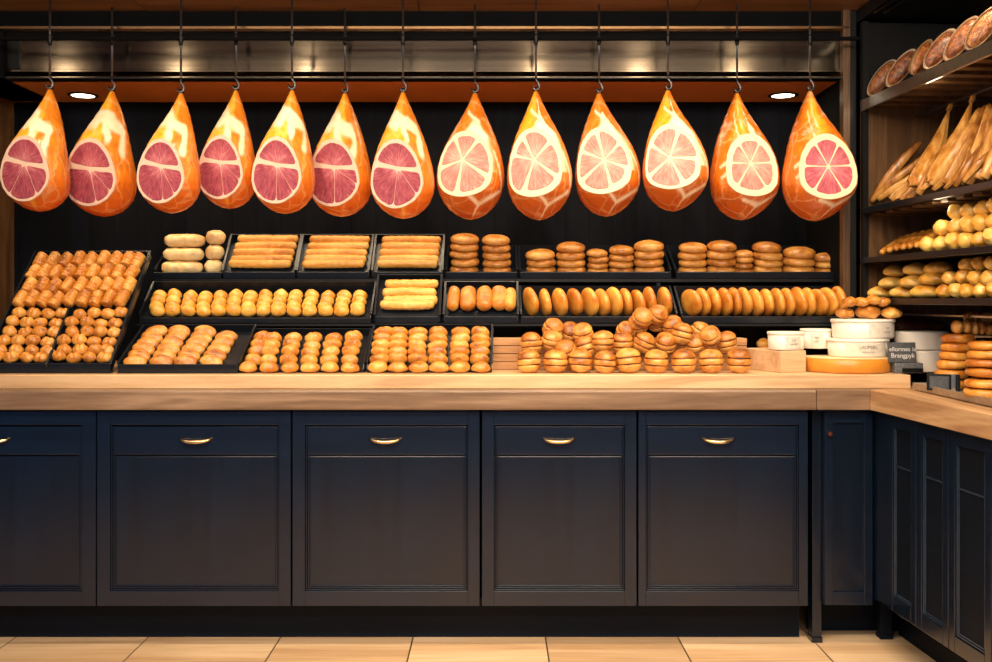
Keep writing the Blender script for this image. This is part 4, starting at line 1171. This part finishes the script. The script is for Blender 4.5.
# ------------------------------------------------------------------ goods at the counter's corner
def text(name, body, size, mat, parent, loc, rot, ext=.0002):
    cu = bpy.data.curves.new(name, 'FONT'); cu.body = body; cu.size = size; cu.extrude = ext; cu.align_x = 'CENTER'; cu.align_y = 'CENTER'
    cu.materials.append(mat)
    tmp = bpy.data.objects.new(name, cu); col.objects.link(tmp)
    bpy.context.view_layer.update()
    me = bpy.data.meshes.new_from_object(tmp.evaluated_get(bpy.context.evaluated_depsgraph_get()))
    bpy.data.objects.remove(tmp); bpy.data.curves.remove(cu)
    me.materials.clear(); me.materials.append(mat); me.name = name
    o = link_mesh(name, me, parent, loc); o.rotation_euler = rot
    return o

# two pale wooden boxes set at an angle
ang = D(20)
def wooden_box(name, px, py_t, Y, L, Dp, H, rz, label):
    t = empty(name, (wx(px, Y), Y, ZR+.001), (0, 0, rz), label, 'box')
    obj('side_board', box(B(), 0, L, 0, .012, 0, H), M['box_wood'], t, bevel=.0015)
    obj('side_board', box(B(), 0, L, Dp-.012, Dp, 0, H), M['box_wood'], t, bevel=.0015)
    for a in (0, L-.012): obj('end_board', box(B(), a, a+.012, .0122, Dp-.0122, 0, H-.001), M['box_wood'], t, bevel=.0015)
    obj('lid', box(B(), .0125, L-.0125, .0125, Dp-.0125, H-.012, H-.002), M['box_wood'], t)
wooden_box('wooden_box', 780.5, 353, 3.60, .110, .24, .078, ang, 'pale wooden box set at an angle under the two white tubs')
HB = ZR + .001 + .078

def tub_parts(t, r, h, label_w=.0, words_=None, lsize=.012, a0=-PI/2, ring=True):
    body = B(); lathe(body, [(0, 0), (r*.93, 0), (r*.95, .003), (r*.985, h-.012), (0, h-.012)], 48)
    bo = obj('tub_body', body, M['tub'], t, smooth=False)
    for f in bo.data.polygons: f.use_smooth = abs(f.normal.z) < .9
    lid = B(); lathe(lid, [(0, h-.0115), (r*.99, h-.0115), (r*1.02, h-.009), (r*1.02, h-.002), (r*.99, h), (0, h)], 48)
    lo = obj('tub_lid', lid, M['tub_lid'], t)
    for f in lo.data.polygons: f.use_smooth = abs(f.normal.z) < .9
    if label_w:
        lab = B(); n = 14; rr = r*.98
        va = []
        for k in range(n+1):
            a = a0 - label_w/2 + label_w*k/n
            va.append((lab.verts.new((rr*math.cos(a), rr*math.sin(a), .006)), lab.verts.new((rr*1.012*math.cos(a), rr*1.012*math.sin(a), h-.016))))
        for p_, q_ in zip(va, va[1:]): lab.faces.new((p_[0], q_[0], q_[1], p_[1]))
        lb = obj('paper_label', lab, M['paper'], t, smooth=True)
        if words_:
            for i, (w_, dz, sz) in enumerate(words_):
                text('lettering', w_, sz, M['ink'], lb, (rr*1.03*math.cos(a0), rr*1.03*math.sin(a0), dz), (PI/2, 0, a0+PI/2))
def tub(px, Y, z, r, h, label, words_=None, lw=1.0, a0=-PI/2):
    t = empty('white_tub', (wx(px, Y), Y, z), None, label, 'tub', 'white tubs on the counter')
    tub_parts(t, r, h, lw, words_, a0=a0)
    return t
tub(786, 3.70, HB+.001, .067, .066, 'white tub with a small printed label on the angled box, nearer the bun pile', [('Ler', .036, .012), ('mieBd', .022, .011)], .9, -PI/2+.15)
tub(816, 3.80, HB+.001, .058, .074, 'white tub on the angled box, half hidden by the taller tub stack', [('Itbs', .042, .012), ('eem', .028, .010)], .8, -PI/2-.25)
K_knot.put('small orange bun peeking out behind the white tub on the angled box', 'bun behind the tub', Vector((wx(763, 3.93), 3.93, wz(349, 3.93))), Rz(.4), .75)
t = empty('bun_perch', (wx(763, 3.93), 3.93, ZR+.001), None, 'plain pale wooden block behind the angled box carrying a small bun', 'block')
obj('block_body', box(B(), -.05, .05, -.04, .04, 0, wz(349.3, 3.93)-ZR-.002), M['box_wood'], t, bevel=.002)
t.name = 'wooden_block'

# orange cheese wheel, tubs, knot buns
cw = empty('cheese_wheel', (wx(846, 3.69), 3.69, ZR+.001), None, 'wide flat orange cheese wheel on the riser beneath the stacked tubs', 'cheese')
r_ = .156
bo = obj('orange_rind', lathe(B(), [(0, 0), (r_*.97, 0), (r_, .006), (r_*1.005, .024), (r_*.99, .044), (r_*.965, .05), (0, .0495)], 64), M['rind_orange'], cw, smooth=False)
for f in bo.data.polygons: f.use_smooth = abs(f.normal.z) < .9
obj('pale_top', lathe(B(), [(0, .0505), (r_*.95, .0505), (r_*.955, .0515), (r_*.93, .053), (0, .053)], 64), M['cheese'], cw)
zc1 = ZR + .001 + .0535
tub(857.5, 3.70, zc1+.0005, .109, .066, 'printed white tub lying directly on the orange cheese wheel', [('LAUMIRL', .037, .0165), ('hummorant', .020, .010)], 1.5)
tub(862.5, 3.712, zc1+.0675, .112, .070, 'pale wide tub on top of the printed tub, with knot buns on its lid', [('oma', .04, .010), ('ler Scht', .025, .009)], 1.3, -PI/2+.5)
ztp = zc1 + .0675 + .071
for k, (px, dy, sc) in enumerate(((844, -.02, .95), (866, -.03, 1.25), (886, -.05, 1.0))):
    K_knot.put(f'knotted bun on the pale wide tub, {ORD[k+1]} from the left in the bottom row', 'bottom knot buns on the wide tub', Vector((wx(px-.5, 3.70), 3.70+dy, ztp)), Rz(U(0, 6)), (sc, sc, sc*.78))
for k, (px, sc) in enumerate(((851, .82), (862, .84), (873, .84), (882, .80))):
    K_knot.put(f'knotted bun on the pale wide tub, {ORD[k+1]} from the left in the upper row', 'upper knot buns on the wide tub', Vector((wx(px, 3.64), 3.64, ztp+.045)), Rz(U(0, 6)), (sc, sc, sc*.8))
def wheel(px, Y, z, r, h, label):
    t = empty('white_cheese', (wx(px, Y), Y, z), None, label, 'cheese', 'plain white cheeses by the slate card')
    o = obj('rind', lathe(B(), [(0, 0), (r*.985, 0), (r, .004), (r, h-.006), (r*.985, h), (0, h)], 56), M['tub'], t)
    for f in o.data.polygons: f.use_smooth = abs(f.normal.z) < .9
    o2 = obj('top_paper', lathe(B(), [(0, h+.0002), (r*.95, h+.0002), (r*.94, h+.0012), (0, h+.0012)], 56), M['tub_lid'], t)
WY = 3.705
wheel(922, WY, ZR+.001, .090, wz(349, WY)-ZR-.0025, 'lower plain white cheese, mostly behind the slate card')
wheel(921, WY, wz(349, WY)+.0005, .094, wz(331.5, WY)-wz(349, WY), 'upper plain white cheese stacked above the slate card')
# speckled box with slate card
t = empty('stone_box', (wx(907, 3.60), 3.60, ZR+.001), None, 'small speckled grey box on the riser under the slate card', 'box')
obj('box_body', box(B(), -.056, .046, -.03, .06, 0, .036), M['stonebox'], t, bevel=.003)
obj('box_plate', box(B(), -.030, .044, -.0335, -.0305, .004, .018), M['black'], t)
t = empty('slate_card', (wx(903, 3.58), 3.58, ZR+.039), (D(-8), 0, 0), 'dark slate card with pale lettering, leaning before the white cheeses', 'sign')
cb_ = obj('card', box(B(), -.052, .048, -.002, .003, 0, .072), M['slate'], t, bevel=.001)
text('lettering', 'ellormes ia', .022, M['chalk'], cb_, (0, -.0025, .047), (PI/2, 0, 0))
text('lettering', 'Brangpyk', .023, M['chalk'], cb_, (0, -.0025, .024), (PI/2, 0, 0))

# metal tray on the wing with flatbread stacks
TX, TY = 1.437, 3.44
tr = empty('metal_tray', (TX, TY, ZT+.001), (0, 0, -PI/2 - D(1)), 'long steel tray on the side wing carrying stacks of flatbreads', 'tray')
steel_t = simple('tray_steel', (.46, .41, .34), .38, .6, .15, 40)
obj('tray_base', box(B(), 0, .95, .004, .30, .006, .012), steel_t, tr)
obj('tray_front', prism(B(), [(-.004, .026), (.004, .026), (.010, .002), (.004, .002)], 'x', 0, .95), steel_t, tr)
obj('tray_end', box(B(), -.004, .0, -.002, .30, .006, .026), steel_t, tr)
for a in (.02, .5, .92): obj('tray_foot', box(B(), a, a+.02, .02, .28, 0, .0058), M['black'], tr)
ztr = ZT + .014
def fstack(px0, px1, Y, n, sc, th, name_, z0=ztr, lean=0):
    for k in range(n):
        f = k/max(1, n-1)
        px = px0 + (px1-px0)*f
        K_stack.put(f'golden flatbread {ORD[k+1]} from the bottom of the {name_}', 'flatbreads in the ' + name_, Vector((wx(px, Y), Y, z0 + th*k)), Rx(D(U(-2, 2))) @ Ry(D(U(-2, 2))) @ Rz(U(0, 6)), (sc, sc, th/.024*1.04))
fstack(950, 957, 3.34, 6, .86, .0285, 'farther stack on the steel tray', ztr)
fstack(985, 989, 3.02, 6, 1.02, .0265, 'steel tray stack cut by the photo edge', ztr+.003)
# small braided buns on top of the far stack
zb_ = ztr + .0285*6 + .002
pl = empty('wooden_board', (wx(975, 3.36), 3.36, zb_), None, 'thin board across the flatbread stacks with ribbed buns on it', 'board')
obj('board_slab', box(B(), -.075, .12, -.055, .06, 0, .006), M['box_wood'], pl, bevel=.0015)
pl.location = (wx(973, 3.36), 3.36, zb_)
K_rib = Kind('ribbed_bun', 'bun', [lambda i=i: capsule_mesh(.07, .022, i+160, 'y', 0, 0, 1.1, 0, .12, ry=.017) for i in range(3)], M['layer'])
for k, px in enumerate((959, 966, 973.5, 981, 988.5, 996)):
    K_rib.put(f'small ribbed bun {ORD[k+1]} from the left on the thin board', 'ribbed buns on the thin board', Vector((wx(px, 3.33), 3.335, zb_+.0065)), Rz(D(-10)), (.86, 1, 1.0))
for k, px in enumerate((972, 979, 986)):
    K_rib.put(f'small ribbed bun {ORD[k+1]} from the left in the raised row on the board', 'raised ribbed buns on the thin board', Vector((wx(px, 3.36), 3.36, zb_+.040)), Rz(D(-60)), (.8, .9, .8))
# black card holder in front of the stacks
t = empty('card_holder', (wx(945, 3.27), 3.27, ztr), (0, 0, D(-30)), 'small black card holder standing on the steel tray before the flatbreads', 'card holder')
obj('holder_frame', box(B(), -.055, .045, -.004, .006, 0, .055), M['black'], t, bevel=.0015)
obj('holder_panel', box(B(), -.046, .012, -.0065, -.0045, .008, .048), M['slate'], t)
obj('holder_clip', box(B(), .020, .032, -.0085, -.0045, 0, .056), M['chrome'], t)
# dark loaf in the shade under the fourth shelf
p = wing(SX, SY, solve_t(920, .2), .2, ZS[3]-.13)
lf = empty('loaf_stand', (p.x, p.y, ZT+.001), None, 'dark stand in the shade under the fourth shelf, behind the white cheeses', 'stand')
obj('stand_top', box(B(), -.12, .12, -.05, .05, p.z-ZT-.012, p.z-ZT-.002), M['black'], lf)
obj('stand_column', box(B(), -.02, .02, -.02, .02, 0, p.z-ZT-.0125), M['black'], lf)
K_loaf.put('dark reddish loaf in the shade under the fourth shelf', 'loaf under the fourth shelf', p, Rz(.05), (1.0, 1, .9))

# ------------------------------------------------------------------ let touching goods settle apart
from mathutils.bvhtree import BVHTree
def settle(rounds=14, step=.0011):
    bpy.context.view_layer.update()
    KINDS_ = ('bread_roll', 'round_roll', 'pastry_roll', 'layered_bun', 'flat_bun', 'baguette', 'round_bun', 'flatbread', 'plump_loaf', 'finger_roll', 'oval_roll', 'knot_bun', 'pale_roll', 'oval_bun', 'bread_stick', 'ribbed_bun', 'dried_strip')
    items = [o for o in col.objects if o.parent is None and o.name.split('.')[0] in KINDS_]
    geo = []
    for o in items:
        vs, fs = [], []
        for m in ([o] if o.type == 'MESH' else o.children):
            b_ = len(vs); mw = o.matrix_world if m is o else o.matrix_world @ m.matrix_local
            vs += [mw @ v.co for v in m.data.vertices]; fs += [[b_+i for i in p.vertices] for p in m.data.polygons]
        geo.append([vs, fs])
    n = len(items)
    cen = [sum(g[0], Vector())/len(g[0]) for g in geo]; rad = [max((v-c).length for v in g[0]) for g, c in zip(geo, cen)]
    near = [(i, j) for i in range(n) for j in range(i+1, n) if (cen[i]-cen[j]).length < rad[i]+rad[j]]
    off = [Vector() for _ in range(n)]; tree = [None]*n
    for r in range(rounds):
        push = {}
        for i, j in near:
            d = (cen[j]+off[j]) - (cen[i]+off[i])
            if d.length > rad[i]+rad[j]: continue
            for k in (i, j):
                if tree[k] is None: tree[k] = BVHTree.FromPolygons([v+off[k] for v in geo[k][0]], geo[k][1])
            if tree[i].overlap(tree[j]):
                u = d.normalized()*step
                if abs(d.z) > .008:                       # the upper one rises, the lower one stays put
                    hi_, sg = (j, 1) if d.z > 0 else (i, -1)
                    push[hi_] = push.get(hi_, Vector()) + u*sg + Vector((0, 0, step*.5))
                else:
                    push[j] = push.get(j, Vector()) + u; push[i] = push.get(i, Vector()) - u
        if not push: break
        for k, p_ in push.items():
            if p_.length > 2*step: p_ = p_.normalized()*2*step
            p_.z = max(p_.z, 0)
            q_ = off[k] + p_
            q_.x = max(-.004, min(.004, q_.x)); q_.y = max(-.003, min(.004, q_.y)); q_.z = min(.010, q_.z)
            off[k] = q_; tree[k] = None
    for o, d in zip(items, off):
        if d.length: o.location = o.location + d
settle()

# ------------------------------------------------------------------ light
def area(name, loc, target, sx, sy, power, c, spread=180):
    l = bpy.data.lights.new(name, 'AREA'); l.shape = 'RECTANGLE'; l.size = sx; l.size_y = sy; l.energy = power; l.color = c; l.spread = D(spread)
    o = bpy.data.objects.new(name, l); o.location = loc
    o.rotation_euler = (Vector(target)-Vector(loc)).to_track_quat('-Z', 'Y').to_euler(); col.objects.link(o)
def spot(name, loc, target, power, c, ang=60, blend=.6, rad=.03):
    l = bpy.data.lights.new(name, 'SPOT'); l.energy = power; l.color = c; l.spot_size = D(ang); l.spot_blend = blend; l.shadow_soft_size = rad
    o = bpy.data.objects.new(name, l); o.location = loc
    o.rotation_euler = (Vector(target)-Vector(loc)).to_track_quat('-Z', 'Y').to_euler(); col.objects.link(o)
W1 = (1, .84, .62); W2 = (1, .75, .47)
area('key_strip', (0, 1.9, 2.33), (0, 3.75, 1.1), 3.4, .2, 46, W1)
area('floor_strip', (0, 1.9, 2.34), (0, 2.3, 0), 3.2, .6, 105, (1, .80, .58), 120)
area('front_fill', (.3, .3, 2.3), (0.2, 3.9, 1.2), 2.4, .3, 34, (1, .88, .72), 140)  # added fill from the viewer's side, stands for no particular lamp
area('top_tier_fill', (-.3, 4.06, SB-.006), (-.3, 4.16, 1.2), 3.1, .04, 13, W2, 130)  # added unseen light below the soffit, brightens the top tier of trays
for px, e in ((68, 17), (182, 23), (310, 26), (425, 14), (535, 26), (637, 26), (735, 24), (812, 14)):
    x = wx(px, 3.98)*4.86/3.98
    spot('ceiling_spot', (x, 3.05, ZC-.02), (wx(px, 3.75), 3.78, 1.1), e*1.3, W2, 90, .8, .03)
    l = bpy.data.lights.new('ceiling_bulb', 'POINT'); l.energy = e*.10 if px not in (425, 812) else .15; l.color = (1, .80, .52); l.shadow_soft_size = .035
    o = bpy.data.objects.new('ceiling_bulb', l); o.location = (x, 3.12, ZC-.05); col.objects.link(o)
for px in (83, 783):
    spot('recessed_beam', (wx(px, 4.27), 4.25, SB-.012), (wx(px, 4.27), 4.2, 1.3), 5, W2, 100, .8, .04)
spot('shelf_wash', (.75, 2.5, 2.3), (1.62, 3.5, 1.30), 34, W2, 48, .7, .06)
for z, t_ in ((1.93, .5), (1.53, .55)):
    l = bpy.data.lights.new('shelf_lamp', 'POINT'); l.energy = .35; l.color = W2; l.shadow_soft_size = .03
    o = bpy.data.objects.new('shelf_lamp', l); o.location = wing(SX, SY, t_, .03, z); col.objects.link(o)

w = bpy.data.worlds.new('world'); scene.world = w; w.use_nodes = True
bg = w.node_tree.nodes['Background']; bg.inputs[0].default_value = (.20, .42, 1.0, 1); bg.inputs[1].default_value = .22
scene.view_settings.view_transform = 'Standard'
scene.view_settings.look = 'None'
scene.view_settings.exposure = 0.0
